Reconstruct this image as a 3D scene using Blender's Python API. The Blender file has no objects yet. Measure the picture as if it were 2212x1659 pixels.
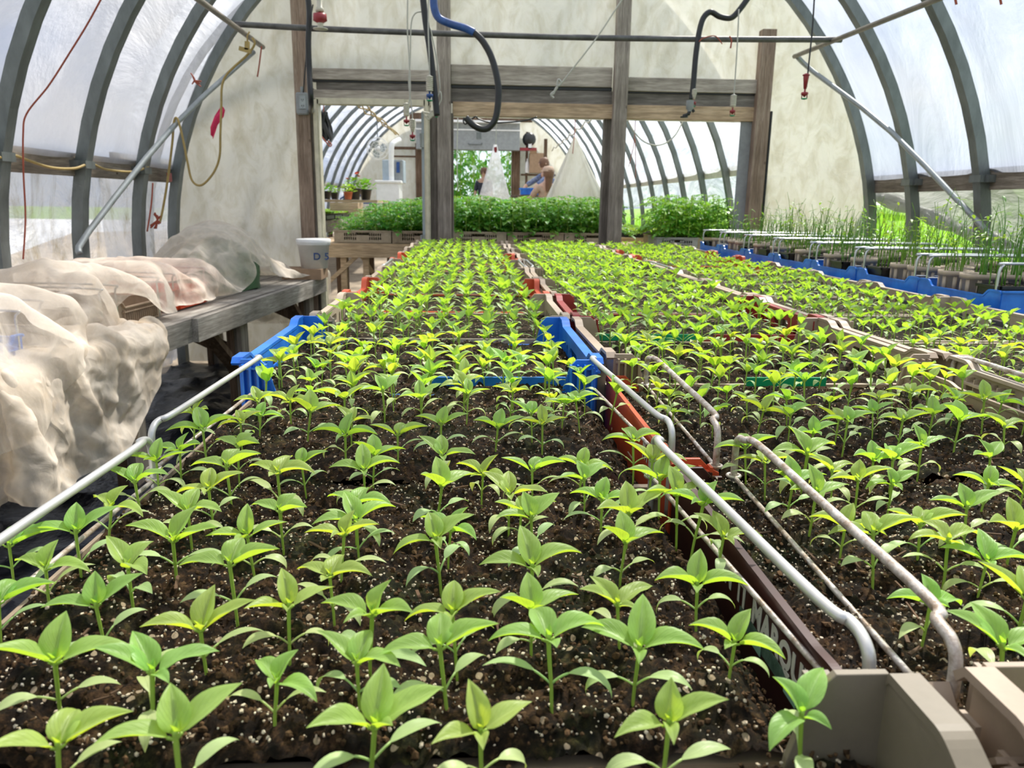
import bpy, bmesh, math, random
import numpy as np
from mathutils import Vector, Matrix, Euler, noise as mn
random.seed(7); rng = np.random.default_rng(7)
PI = math.pi
sc = bpy.context.scene
C = bpy.data.collections.new('greenhouse'); sc.collection.children.link(C)

# ------------------------------------------------------------------ camera
CAMZ = 1.5
F = 1660.0; CX, CY = 1106.0, 829.5
YAW, PITCH, ROLL = math.radians(2.2), math.radians(13.17), math.radians(0.8)
fwd = Vector((math.sin(YAW)*math.cos(PITCH), math.cos(YAW)*math.cos(PITCH), -math.sin(PITCH)))
rt0 = Vector((math.cos(YAW), -math.sin(YAW), 0)); up0 = rt0.cross(fwd)
rt = rt0*math.cos(ROLL) + up0*math.sin(ROLL); up = up0*math.cos(ROLL) - rt0*math.sin(ROLL)
CAM = Vector((0, 0, CAMZ))
cam = bpy.data.cameras.new('camera'); co = bpy.data.objects.new('camera', cam); C.objects.link(co)
co.matrix_world = Matrix(((rt.x, up.x, -fwd.x, 0), (rt.y, up.y, -fwd.y, 0), (rt.z, up.z, -fwd.z, CAMZ), (0, 0, 0, 1)))
cam.sensor_width = 36; cam.lens = 36*F/2212; cam.clip_start = .02; cam.clip_end = 400
cam.dof.use_dof = True; cam.dof.focus_distance = 1.0; cam.dof.aperture_fstop = 13
sc.camera = co
def ray(px, py):
    return fwd + rt*((px-CX)/F) - up*((py-CY)/F)
def PY(px, py, Y):                       # measured point of the photo on the plane y = Y
    r = ray(px, py); return CAM + r*(Y/r.y)
def PZ(px, py, z):
    r = ray(px, py); return CAM + r*((z-CAMZ)/r.z)
def PX(px, py, X):
    r = ray(px, py); return CAM + r*(X/r.x)
def proj(p):
    v = Vector(p)-CAM; d = v.dot(fwd)
    return (CX+F*v.dot(rt)/d, CY-F*v.dot(up)/d, d) if d > 1e-4 else (-9e9, -9e9, d)

# ------------------------------------------------------------------ materials
def nodes(name):
    m = bpy.data.materials.new(name); m.use_nodes = True
    nt = m.node_tree; nt.nodes.clear()
    return m, nt, nt.nodes.new('ShaderNodeOutputMaterial')
def N(nt, t, ins=None, **kw):
    n = nt.nodes.new('ShaderNode'+t)
    for k, v in kw.items(): setattr(n, k, v)
    for k, v in (ins or {}).items():
        s = n.inputs[k]
        if isinstance(v, bpy.types.NodeSocket): nt.links.new(v, s)
        else: s.default_value = v
    return n
def c4(c): return (c[0], c[1], c[2], 1)
def coord(nt, scale=(1, 1, 1), src='Object'):
    tc = N(nt, 'TexCoord')
    return N(nt, 'Mapping', {'Vector': tc.outputs[src], 'Scale': scale}).outputs[0]
def ramp(nt, fac, stops):
    r = N(nt, 'ValToRGB', {'Fac': fac})
    while len(r.color_ramp.elements) < len(stops): r.color_ramp.elements.new(.5)
    for e, (p, c) in zip(r.color_ramp.elements, stops):
        e.position = p; e.color = c4(c) if len(c) == 3 else c
    return r.outputs[0]
def plain(name, c, rough=.5, metal=0, var=.12, nscale=14, bump=.15, spec=.5, c2=None, stretch=(1, 1, 1), detail=6, bdist=.002):
    m, nt, out = nodes(name)
    v = coord(nt, stretch)
    n = N(nt, 'TexNoise', {'Vector': v, 'Scale': nscale, 'Detail': detail, 'Roughness': .65})
    a = [max(0, x*(1-var)) for x in c]; b = c2 or [min(1, x*(1+var)) for x in c]
    col = ramp(nt, n.outputs[0], [(.35, a), (.65, b)])
    bs = N(nt, 'BsdfPrincipled', {'Base Color': col, 'Roughness': rough, 'Metallic': metal, 'Specular IOR Level': spec})
    if bump:
        n2 = N(nt, 'TexNoise', {'Vector': v, 'Scale': nscale*5, 'Detail': 5})
        nt.links.new(N(nt, 'Bump', {'Height': n2.outputs[0], 'Strength': bump, 'Distance': bdist}).outputs[0], bs.inputs['Normal'])
    nt.links.new(bs.outputs[0], out.inputs[0]); return m
def wood(name, c, c2, axis, gs=30, rough=.75):
    m, nt, out = nodes(name)
    st = [1, 1, 1]; st[axis] = .06
    v = coord(nt, st)
    n = N(nt, 'TexNoise', {'Vector': v, 'Scale': gs, 'Detail': 8, 'Roughness': .7, 'Distortion': .6})
    n1 = N(nt, 'TexNoise', {'Vector': coord(nt), 'Scale': 3, 'Detail': 4})
    n2 = N(nt, 'TexNoise', {'Vector': v, 'Scale': gs*6, 'Detail': 3})
    k = N(nt, 'TexVoronoi', {'Vector': coord(nt, [1.6 if i != axis else .9 for i in range(3)]), 'Scale': 3.2}, distance='EUCLIDEAN')
    knot = ramp(nt, k.outputs['Distance'], [(.03, (.25, .2, .16)), (.07, (1, 1, 1))])
    col = ramp(nt, n.outputs[0], [(.3, [x*.62 for x in c]), (.5, c), (.7, c2)])
    d = ramp(nt, n1.outputs[0], [(.3, (.7, .68, .66)), (.65, (1.05, 1.05, 1.05))])
    f = ramp(nt, n2.outputs[0], [(.35, (.7, .7, .7)), (.6, (1, 1, 1))])
    def mul(a, b):
        x = N(nt, 'Mix', data_type='RGBA', blend_type='MULTIPLY'); x.inputs[0].default_value = 1
        nt.links.new(a, x.inputs[6]); nt.links.new(b, x.inputs[7]); return x.outputs[2]
    col = mul(mul(mul(col, d), f), knot)
    bs = N(nt, 'BsdfPrincipled', {'Base Color': col, 'Roughness': rough, 'Specular IOR Level': .25})
    nt.links.new(N(nt, 'Bump', {'Height': n.outputs[0], 'Strength': .5, 'Distance': .004}).outputs[0], bs.inputs['Normal'])
    nt.links.new(bs.outputs[0], out.inputs[0]); return m
def film(name, c, trans, lo, hi, scale=(1, 1, 1), nscale=2.5, dirt=None, bump=.6, tcol=(1, 1, 1), gloss=.08, layer=0.0, dist=.05, tl=.7, warp=1.2, crease=0):
    """thin plastic or gauze: part see-through, part milky and lit from both sides"""
    m, nt, out = nodes(name)
    v = coord(nt, scale)
    n = N(nt, 'TexNoise', {'Vector': v, 'Scale': nscale, 'Detail': 7, 'Roughness': .6, 'Distortion': warp})
    mr = N(nt, 'MapRange', {'Value': n.outputs[0], 'From Min': .3, 'From Max': .7, 'To Min': lo, 'To Max': hi})
    col = c4(c)
    if dirt:
        dn = N(nt, 'TexNoise', {'Vector': coord(nt, dirt[1]), 'Scale': dirt[2], 'Detail': 8, 'Roughness': .7, 'Distortion': .8})
        col = ramp(nt, dn.outputs[0], [(dirt[3], c), (dirt[4], dirt[0])])
    bmp = N(nt, 'Bump', {'Height': n.outputs[0], 'Strength': bump, 'Distance': dist}).outputs[0]
    if crease:
        cr = N(nt, 'TexNoise', {'Vector': coord(nt), 'Scale': crease, 'Detail': 1.5, 'Roughness': .5, 'Distortion': .5})
        c0 = N(nt, 'Math', {0: cr.outputs[0], 1: .5}, operation='SUBTRACT'); c1 = N(nt, 'Math', {0: c0.outputs[0]}, operation='ABSOLUTE')
        c2_ = N(nt, 'MapRange', {'Value': c1.outputs[0], 'From Min': 0, 'From Max': .09, 'To Min': 1, 'To Max': 0})
        bmp = N(nt, 'Bump', {'Height': c2_.outputs[0], 'Strength': .25, 'Distance': .012, 'Normal': bmp}).outputs[0]
        fr_ = N(nt, 'Math', {0: c2_.outputs[0], 1: .22}, operation='MULTIPLY'); f2 = N(nt, 'Math', {0: fr_.outputs[0], 1: mr.outputs[0]}, operation='ADD', use_clamp=True); mr = f2
    df = N(nt, 'BsdfDiffuse', {'Color': col, 'Normal': bmp}).outputs[0]
    tr = N(nt, 'BsdfTranslucent', {'Color': col, 'Normal': bmp}).outputs[0]
    milk = N(nt, 'MixShader', {0: tl, 1: df, 2: tr}).outputs[0]
    if gloss:
        gl = N(nt, 'BsdfGlossy', {'Color': (1, 1, 1, 1), 'Roughness': .25, 'Normal': bmp}).outputs[0]
        milk = N(nt, 'MixShader', {0: gloss, 1: milk, 2: gl}).outputs[0]
    tp = N(nt, 'BsdfTransparent', {'Color': c4([x*trans for x in tcol])}).outputs[0]
    fac = mr.outputs[0]
    if layer:
        lw = N(nt, 'LayerWeight', {'Blend': .35, 'Normal': bmp})
        ad = N(nt, 'Math', {0: lw.outputs['Facing'], 1: layer}, operation='MULTIPLY')
        ad2 = N(nt, 'Math', {0: ad.outputs[0], 1: fac}, operation='ADD', use_clamp=True); fac = ad2.outputs[0]
    mx = N(nt, 'MixShader', {0: fac, 1: tp, 2: milk})
    nt.links.new(mx.outputs[0], out.inputs[0]); return m
def leafmat(name, top, back, tl=.45, vein=.5, rough=.42, hue=.1, bumpd=.0028):
    m, nt, out = nodes(name)
    uv = N(nt, 'TexCoord').outputs['UV']
    sx = N(nt, 'SeparateXYZ', {0: uv})
    a = N(nt, 'Math', {0: sx.outputs[0], 1: .5}, operation='SUBTRACT')
    ab = N(nt, 'Math', {0: a.outputs[0]}, operation='ABSOLUTE')
    sl = N(nt, 'Math', {0: ab.outputs[0], 1: 1.1}, operation='MULTIPLY')
    ph = N(nt, 'Math', {0: sx.outputs[1], 1: sl.outputs[0]}, operation='SUBTRACT')
    ph2 = N(nt, 'Math', {0: ph.outputs[0], 1: 44.0}, operation='MULTIPLY')
    si = N(nt, 'Math', {0: ph2.outputs[0]}, operation='SINE')
    lat = N(nt, 'MapRange', {'Value': si.outputs[0], 'From Min': .8, 'From Max': 1, 'To Min': 0, 'To Max': .55})
    mid = N(nt, 'MapRange', {'Value': ab.outputs[0], 'From Min': .012, 'From Max': .05, 'To Min': 1, 'To Max': 0})
    vf = N(nt, 'Math', {0: lat.outputs[0], 1: mid.outputs[0]}, operation='MAXIMUM')
    vf2 = N(nt, 'Math', {0: vf.outputs[0], 1: vein}, operation='MULTIPLY')
    nz = N(nt, 'TexNoise', {'Vector': coord(nt), 'Scale': 45, 'Detail': 3})
    oi = N(nt, 'ObjectInfo')
    rnd = N(nt, 'MapRange', {'Value': oi.outputs['Random'], 'To Min': -hue*.25, 'To Max': hue*.25})
    rn2 = N(nt, 'MapRange', {'Value': nz.outputs[0], 'From Min': .3, 'From Max': .7, 'To Min': .86, 'To Max': 1.1})
    hh = N(nt, 'Math', {0: rnd.outputs[0], 1: .5}, operation='ADD')
    base = N(nt, 'Mix', {0: vf2.outputs[0]}, data_type='RGBA'); base.inputs[6].default_value = c4(top); base.inputs[7].default_value = c4([min(1, x*1.35+.05) for x in top])
    hs = N(nt, 'HueSaturation', {'Hue': hh.outputs[0], 'Saturation': 1.0, 'Value': rn2.outputs[0], 'Color': base.outputs[2]})
    hs2 = N(nt, 'HueSaturation', {'Hue': hh.outputs[0], 'Saturation': 1.0, 'Value': rn2.outputs[0], 'Color': c4(back)})
    hb = N(nt, 'Math', {0: vf2.outputs[0], 1: nz.outputs[0]}, operation='SUBTRACT')
    bmp = N(nt, 'Bump', {'Height': hb.outputs[0], 'Strength': .5, 'Distance': -bumpd}).outputs[0]
    bs = N(nt, 'BsdfPrincipled', {'Base Color': hs.outputs[0], 'Roughness': rough, 'Specular IOR Level': .45, 'Normal': bmp})
    tr = N(nt, 'BsdfTranslucent', {'Color': hs2.outputs[0], 'Normal': bmp})
    mx = N(nt, 'MixShader', {0: tl, 1: bs.outputs[0], 2: tr.outputs[0]})
    nt.links.new(mx.outputs[0], out.inputs[0]); return m
def soilmat(name, speck=1.0):
    m, nt, out = nodes(name)
    v = coord(nt)
    n = N(nt, 'TexNoise', {'Vector': v, 'Scale': 90, 'Detail': 8, 'Roughness': .75})
    n1 = N(nt, 'TexNoise', {'Vector': v, 'Scale': 9, 'Detail': 5, 'Roughness': .6})
    brown = ramp(nt, n.outputs[0], [(.36, (.004, .0025, .0015)), (.5, (.022, .012, .006)), (.60, (.085, .045, .02)), (.70, (.16, .10, .05))])
    moss = ramp(nt, n.outputs[0], [(.38, (.003, .004, .0015)), (.55, (.018, .025, .005)), (.68, (.075, .085, .02))])
    mf = ramp(nt, n1.outputs[0], [(.48, (0, 0, 0)), (.60, (.8, .8, .8))])
    mx = N(nt, 'Mix', {0: mf}, data_type='RGBA'); nt.links.new(brown, mx.inputs[6]); nt.links.new(moss, mx.inputs[7])
    vo = N(nt, 'TexVoronoi', {'Vector': v, 'Scale': 150, 'Randomness': 1})
    vc = N(nt, 'SeparateColor', {0: vo.outputs['Color']})
    sel = N(nt, 'Math', {0: vc.outputs[0], 1: 1-.16*speck}, operation='GREATER_THAN')
    near = N(nt, 'Math', {0: vo.outputs['Distance'], 1: .42}, operation='LESS_THAN')
    sp = N(nt, 'Math', {0: sel.outputs[0], 1: near.outputs[0]}, operation='MULTIPLY')
    fin = N(nt, 'Mix', {0: sp.outputs[0]}, data_type='RGBA'); nt.links.new(mx.outputs[2], fin.inputs[6]); fin.inputs[7].default_value = (.55, .43, .29, 1)
    bs = N(nt, 'BsdfPrincipled', {'Base Color': fin.outputs[2], 'Roughness': .85, 'Specular IOR Level': .2})
    hb = N(nt, 'Math', {0: n.outputs[0], 1: sp.outputs[0]}, operation='ADD')
    nt.links.new(N(nt, 'Bump', {'Height': hb.outputs[0], 'Strength': 1.0, 'Distance': .006}).outputs[0], bs.inputs['Normal'])
    nt.links.new(bs.outputs[0], out.inputs[0]); return m
M = {}
M['taupe'] = plain('taupe_plastic', (.36, .275, .20), .5, var=.14, bump=.12)
M['taupe2'] = plain('pale_taupe_plastic', (.42, .345, .26), .5, var=.14, bump=.12)
M['shaded_taupe'] = plain('shaded_taupe_plastic', (.22, .185, .13), .5, var=.12, bump=.1)  # grey-taupe made darker: shade of the near corner face is in the colour
M['blue'] = plain('blue_plastic', (.008, .15, .75), .3, var=.25, c2=(.03, .24, .82), nscale=10, bump=.05)
M['orange'] = plain('orange_red_plastic', (.62, .095, .035), .38, var=.15, bump=.05)
M['red'] = plain('dark_red_plastic', (.30, .028, .03), .4, var=.2, bump=.05)
M['brown'] = plain('dark_brown_plastic', (.055, .017, .014), .38, var=.2, bump=.05)
M['green'] = plain('green_plastic', (.0, .28, .12), .4)
M['blackp'] = plain('black_plastic', (.015, .016, .018), .35, var=.3, bump=.1)
M['greyp'] = plain('grey_plastic', (.28, .30, .31), .5)
M['whitep'] = plain('white_plastic', (.86, .87, .88), .4, var=.05)
M['cream'] = plain('cream_paint', (.62, .58, .44), .5, var=.12, bump=.1)
M['bluegrey'] = plain('blue_grey_paint', (.42, .50, .57), .45, var=.06)
M['chrome'] = plain('chromed_wire', (.62, .64, .66), .28, metal=.9, var=.1, bump=.05)
M['whiterod'] = plain('worn_silver_wire', (.66, .65, .62), .38, metal=.55, var=.12, bump=.1)
M['rusty'] = plain('rusty_wire', (.50, .36, .25), .45, metal=.3, c2=(.74, .70, .66), nscale=70, bump=.3, var=.4)
M['galv'] = plain('galvanised_steel', (.17, .19, .19), .5, metal=.55, var=.22, nscale=9, stretch=(1, 1, .4), bump=.1)
M['galv2'] = plain('grey_steel', (.33, .36, .37), .45, metal=.5, var=.15, nscale=9)
M['darkpipe'] = plain('dark_pipe', (.10, .10, .10), .45, metal=.3, var=.3)
M['tanpipe'] = plain('weathered_pipe', (.20, .18, .15), .5, metal=.3, var=.25)
M['hose'] = plain('black_hose', (.012, .014, .016), .35, var=.3, bump=.05)
M['bluehose'] = plain('blue_hose', (.02, .07, .25), .35, var=.3, bump=.05)
M['cordt'] = plain('tan_cord', (.36, .26, .09), .5)
M['cordr'] = plain('red_brown_string', (.32, .07, .04), .7)
M['cordg'] = plain('grey_cord', (.42, .42, .38), .6)
M['ivory'] = plain('ivory_plastic', (.52, .50, .42), .45)
M['redm'] = plain('dark_red_sprinkler_plastic', (.26, .02, .03), .35)
M['pink'] = plain('pink_tape', (.75, .02, .12), .4)
M['wz'] = wood('weathered_post_wood', (.34, .30, .26), (.52, .47, .41), 2)
M['wz2'] = wood('dark_post_wood', (.20, .175, .15), (.34, .31, .27), 2)
M['wzr'] = wood('red_brown_post_wood', (.34, .25, .19), (.50, .41, .33), 2)
M['wx'] = wood('weathered_board_wood', (.50, .45, .39), (.68, .63, .56), 0)
M['wxd'] = wood('dark_grey_board_wood', (.22, .20, .18), (.36, .34, .31), 0)
M['wxt'] = wood('fresh_board_wood', (.62, .46, .30), (.78, .62, .44), 0)
M['wy'] = wood('weathered_rail_wood', (.24, .205, .165), (.42, .38, .33), 1)
M['wyl'] = wood('pale_grey_bench_wood', (.36, .335, .30), (.56, .53, .49), 1)
M['wyd'] = wood('dark_bench_wood', (.16, .12, .095), (.30, .25, .21), 1)
M['wleg'] = wood('brown_leg_wood', (.15, .095, .06), (.27, .19, .14), 2)
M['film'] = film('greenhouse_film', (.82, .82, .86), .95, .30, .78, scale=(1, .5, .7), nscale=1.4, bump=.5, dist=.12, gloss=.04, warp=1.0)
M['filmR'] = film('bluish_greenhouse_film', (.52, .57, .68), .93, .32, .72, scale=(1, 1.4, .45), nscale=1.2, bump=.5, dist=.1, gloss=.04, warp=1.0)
M['filmL'] = film('dirty_clear_film', (.74, .78, .84), .9, .55, .92, scale=(1, .8, .8), nscale=2.2, bump=1, dist=.1, gloss=.2, warp=2.5, dirt=((.32, .29, .19), (1, 1.5, .6), 2.0, .55, .7))
M['curtain'] = film('grey_rolled_film', (.50, .51, .49), .9, .78, .97, scale=(1, .7, 2), nscale=2.2, bump=1, dist=.1, gloss=.15, tl=.45)
M['film2'] = film('far_greenhouse_film', (.76, .80, .88), .92, .35, .85, scale=(1, .4, 1), nscale=3, bump=.8, dist=.08, gloss=.05, warp=1)
M['endfilm'] = film('cream_end_wall_film', (.86, .85, .80), .9, .90, .985, scale=(1, 1, .7), nscale=3, bump=.35, dist=.04, gloss=.03, tl=.5, dirt=((.62, .58, .45), (2.2, 1, .7), 3.6, .45, .85))
M['cover'] = film('row_cover_gauze', (.90, .82, .72), .97, .20, .50, nscale=7, bump=.35, dist=.01, gloss=.0, layer=.8, tl=.4, crease=5, dirt=((.80, .68, .53), (1, 1, 1), 4, .5, .75))
M['skirt'] = film('thick_row_cover_gauze', (.90, .81, .70), .97, .50, .85, nscale=7, bump=.45, dist=.01, gloss=.0, layer=.4, tl=.4, crease=6, dirt=((.78, .65, .50), (1, 1, 1), 5, .45, .7))
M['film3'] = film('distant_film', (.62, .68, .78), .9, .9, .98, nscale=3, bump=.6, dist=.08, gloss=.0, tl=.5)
M['drape'] = film('white_drape_film', (.85, .85, .88), .95, .3, .8, nscale=6, bump=.6, dist=.03, gloss=.05)
M['leaf'] = leafmat('pepper_leaf', (.42, .64, .17), (.68, .92, .05), tl=.5)
M['cot'] = leafmat('pepper_seed_leaf', (.56, .72, .32), (.70, .88, .14), tl=.38, vein=.15)
M['stem'] = plain('pepper_stem', (.30, .46, .06), .5, var=.15, bump=0)
M['tom'] = leafmat('tomato_leaf', (.10, .30, .05), (.20, .52, .03), tl=.35, vein=.3)
M['tom2'] = leafmat('light_tomato_leaf', (.16, .38, .06), (.34, .66, .04), tl=.42, vein=.3)
M['sprout'] = leafmat('sprout_blade', (.16, .32, .06), (.35, .58, .04), tl=.4, vein=0)
M['grass'] = leafmat('grass_blade', (.22, .42, .05), (.45, .72, .05), tl=.45, vein=0)
M['mat'] = leafmat('small_seedling_leaf', (.26, .50, .07), (.45, .72, .04), tl=.4, vein=0)
M['soil'] = soilmat('potting_soil', .25)
M['soilfar'] = soilmat('potting_soil_far', .7)
M['perl'] = plain('perlite', (.55, .42, .28), .8, var=.25, c2=(.88, .79, .62), nscale=120, bump=.3)
M['crumb'] = plain('soil_crumb', (.016, .010, .005), .95, var=.7, c2=(.15, .088, .045), nscale=60, bump=.3, spec=.15)
M['bark'] = plain('bark_chip', (.10, .055, .03), .9, var=.4)
M['pale'] = plain('pale_gravel', (.62, .64, .68), .9, var=.25, nscale=3, bump=.3)
M['dirt'] = plain('ground_earth', (.42, .34, .25), .9, var=.25, nscale=4, bump=.6)
M['lawn'] = plain('green_ground', (.14, .26, .04), .9, var=.5, nscale=5, bump=.8)
M['blackcover'] = plain('black_ground_sheet', (.006, .008, .014), .28, var=.4, nscale=5, bump=.7, bdist=.012, spec=.6)
M['clay'] = plain('terracotta', (.45, .13, .06), .7)
M['skin'] = plain('skin', (.55, .34, .25), .55, var=.05, bump=0)
M['hair'] = plain('brown_hair', (.16, .08, .045), .6, stretch=(3, 3, .4))
M['dark'] = plain('dark_cloth', (.03, .035, .06), .8)
M['shirtt'] = plain('tan_cloth', (.46, .33, .25), .85)
M['shirtb'] = plain('blue_checked_cloth', (.04, .09, .28), .85, c2=(.25, .28, .34), nscale=22)
M['white'] = plain('white_cloth', (.75, .74, .72), .8, var=.04)
M['letter'] = plain('white_lettering', (.62, .60, .55), .6, var=.1, bump=0)
M['sticker'] = plain('green_sticker', (.05, .10, .07), .6, c2=(.12, .20, .15), nscale=60)
M['mint'] = plain('mint_sticker', (.30, .55, .42), .6)
M['greenlump'] = plain('green_plastic_tub', (.06, .13, .06), .5, var=.3)

# ------------------------------------------------------------------ mesh builder
class MB:
    def __init__(s): s.v = []; s.f = []; s.uv = []; s.mi = []; s.n = 0
    def add(s, verts, faces, uvs=None, mi=0):
        o = s.n
        s.v.append(np.asarray(verts, float).reshape(-1, 3)); s.n += len(s.v[-1])
        for k, f in enumerate(faces):
            s.f.append(tuple(i+o for i in f)); s.mi.append(mi)
        s.uv.append(np.asarray(uvs, float) if uvs is not None else np.zeros((len(s.v[-1]), 2)))
    def grid(s, P, uv=None, mi=0, closed=False):
        P = np.asarray(P, float); a, b = P.shape[:2]
        fs = []
        for i in range(a-1):
            for j in range(b-1 if not closed else b):
                j2 = (j+1) % b
                fs.append((i*b+j, i*b+j2, (i+1)*b+j2, (i+1)*b+j))
        s.add(P.reshape(-1, 3), fs, None if uv is None else np.asarray(uv).reshape(-1, 2), mi)
    def box(s, c, d, rz=0, rx=0, ry=0, mi=0):
        v = np.array([(x, y, z) for x in (-.5, .5) for y in (-.5, .5) for z in (-.5, .5)])*np.array(d)
        if rz or rx or ry: v = v @ np.array(Euler((rx, ry, rz)).to_matrix()).T
        s.add(v+np.array(c), [(0, 1, 3, 2), (4, 6, 7, 5), (0, 4, 5, 1), (2, 3, 7, 6), (0, 2, 6, 4), (1, 5, 7, 3)], mi=mi)
    def beam(s, a, b, w, h, mi=0, upv=(0, 0, 1)):
        a, b = Vector(a), Vector(b); d = (b-a).normalized(); u = Vector(upv)
        x = d.cross(u)
        if x.length < 1e-3: x = d.cross(Vector((1, 0, 0)))
        x.normalize(); u = x.cross(d)
        vs = [p+x*(sx*w/2)+u*(su*h/2) for p in (a, b) for sx, su in ((-1, -1), (1, -1), (1, 1), (-1, 1))]
        s.add([tuple(v) for v in vs], [(3, 2, 1, 0), (4, 5, 6, 7), (0, 1, 5, 4), (1, 2, 6, 5), (2, 3, 7, 6), (3, 0, 4, 7)], mi=mi)
    def tube(s, pts, r, n=10, mi=0, cap=True, rect=None):
        P = [Vector(p) for p in pts]; k = len(P)
        rr = r if hasattr(r, '__len__') else [r]*k
        t0 = (P[1]-P[0]).normalized(); u = t0.orthogonal().normalized()
        if rect is not None: u = Vector(rect[2]); u = (u-t0*u.dot(t0)).normalized()
        rings = []
        for i in range(k):
            t = ((P[min(i+1, k-1)]-P[max(i-1, 0)])).normalized()
            u = (u-t*u.dot(t)).normalized(); w = t.cross(u)
            if rect is not None:
                a, b = rect[0]/2, rect[1]/2
                rings.append([tuple(P[i]+u*x*a+w*y*b) for x, y in ((1, 1), (-1, 1), (-1, -1), (1, -1))])
            else:
                rings.append([tuple(P[i]+(u*math.cos(2*PI*j/n)+w*math.sin(2*PI*j/n))*rr[i]) for j in range(n)])
        nn = 4 if rect is not None else n
        s.grid(rings, closed=True, mi=mi)
        if cap:
            o = s.n-k*nn
            s.f.append(tuple(o+j for j in range(nn))[::-1]); s.mi.append(mi)
            s.f.append(tuple(o+(k-1)*nn+j for j in range(nn))); s.mi.append(mi)
    def lathe(s, prof, c=(0, 0, 0), n=20, mi=0):
        s.grid([[(c[0]+r*math.cos(2*PI*j/n), c[1]+r*math.sin(2*PI*j/n), c[2]+z) for j in range(n)] for r, z in prof], closed=True, mi=mi)
    def mesh(s, name, mats, smooth=False):
        me = bpy.data.meshes.new(name)
        V = np.concatenate(s.v) if s.v else np.zeros((0, 3))
        me.from_pydata(V.tolist(), [], s.f)
        for m in (mats if isinstance(mats, (list, tuple)) else [mats]): me.materials.append(m)
        if isinstance(mats, (list, tuple)) and len(mats) > 1: me.polygons.foreach_set('material_index', s.mi)
        UV = np.concatenate(s.uv)
        if UV.any():
            l = me.uv_layers.new(name='UVMap'); idx = np.zeros(len(me.loops), int); me.loops.foreach_get('vertex_index', idx)
            l.data.foreach_set('uv', UV[idx].ravel())
        if smooth: me.polygons.foreach_set('use_smooth', [True]*len(me.polygons))
        me.update(); return me
    def build(s, name, mats, parent=None, smooth=False, loc=None, rz=0):
        return link(name, s.mesh(name, mats, smooth), parent, loc, rz)
def link(name, me, parent=None, loc=None, rz=0):
    o = bpy.data.objects.new(name, me); C.objects.link(o)
    if parent is not None: o.parent = parent
    if loc is not None: o.location = loc
    if rz: o.rotation_euler[2] = rz
    return o
def centre(o):
    """put the object's own origin in the middle of its mesh base, so textures and moves work locally"""
    me = o.data; n = len(me.vertices)
    if not n: return o
    V = np.zeros(n*3); me.vertices.foreach_get('co', V); V = V.reshape(-1, 3)
    c = np.array([(V[:, 0].min()+V[:, 0].max())/2, (V[:, 1].min()+V[:, 1].max())/2, V[:, 2].min()])
    me.vertices.foreach_set('co', (V-c).ravel()); o.location = Vector(c)+o.location; me.update(); return o
def tag(o, label=None, cat=None, group=None, kind=None):
    if label: o['label'] = label
    if cat: o['category'] = cat
    if group: o['group'] = group
    if kind: o['kind'] = kind
    return o
def thing(name, label, cat, loc=(0, 0, 0), rz=0, group=None, s=1):
    o = bpy.data.objects.new(name, None); C.objects.link(o); o.empty_display_size = .05
    o.location = loc; o.rotation_euler = (0, 0, rz); o.scale = (s, s, s)
    return tag(o, label, cat, group)
def struct(o): o['kind'] = 'structure'; return o
def solid(name, mb, m, label, cat, group=None, smooth=False, kind=None):
    return tag(centre(mb.build(name, m, None, smooth)), label, cat, group, kind)
def shape2d(name, outer, holes, thick, bevel=0):
    """flat plate with holes, drawn in (a, b), thickness along the third axis; returns mesh data"""
    cu = bpy.data.curves.new(name, 'CURVE'); cu.dimensions = '2D'; cu.fill_mode = 'BOTH'; cu.extrude = thick/2
    if bevel: cu.bevel_depth = bevel; cu.bevel_resolution = 1
    for poly in [outer]+list(holes):
        sp = cu.splines.new('POLY'); sp.points.add(len(poly)-1); sp.use_cyclic_u = True
        for p, q in zip(sp.points, poly): p.co = (q[0], q[1], 0, 1)
    o = bpy.data.objects.new('tmp', cu); C.objects.link(o)
    me = bpy.data.meshes.new_from_object(o.evaluated_get(bpy.context.evaluated_depsgraph_get()))
    bpy.data.objects.remove(o); bpy.data.curves.remove(cu); return me
def mesh_arrays(me):
    V = np.zeros(len(me.vertices)*3); me.vertices.foreach_get('co', V)
    return V.reshape(-1, 3), [tuple(p.vertices) for p in me.polygons]
def smoothpath(pts, n=8):
    P = [Vector(p) for p in pts]; out = []
    for i in range(len(P)-1):
        a, b, c, d = P[max(i-1, 0)], P[i], P[i+1], P[min(i+2, len(P)-1)]
        for k in range(n):
            t = k/n
            out.append(.5*((2*b)+(c-a)*t+(2*a-5*b+4*c-d)*t*t+(3*b-a-3*c+d)*t**3))
    return out+[P[-1]]
def hose(name, pts, r, m, label, cat, group=None, n=8, seg=8):
    mb = MB(); mb.tube(smoothpath(pts, seg), r, n); return solid(name, mb, m, label, cat, group, True)
def vnoise(X, Y, sc_, seed=0, oct=4, ridge=False):
    """value noise on numpy arrays"""
    r = np.random.default_rng(seed); T = r.random((64, 64)); out = np.zeros_like(X, float); amp = 1; tot = 0; s = sc_
    for o in range(oct):
        x = X*s+o*13.7; y = Y*s+o*7.3
        i = np.floor(x).astype(int); j = np.floor(y).astype(int); fx = x-i; fy = y-j
        fx = fx*fx*fx*(fx*(fx*6-15)+10); fy = fy*fy*fy*(fy*(fy*6-15)+10)
        a = T[i % 64, j % 64]; b = T[(i+1) % 64, j % 64]; c = T[i % 64, (j+1) % 64]; d = T[(i+1) % 64, (j+1) % 64]
        v = (a*(1-fx)+b*fx)*(1-fy)+(c*(1-fx)+d*fx)*fy
        if ridge: v = 1-abs(2*v-1)
        out += v*amp; tot += amp; amp *= .5; s *= 2.03
    return out/tot


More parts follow.
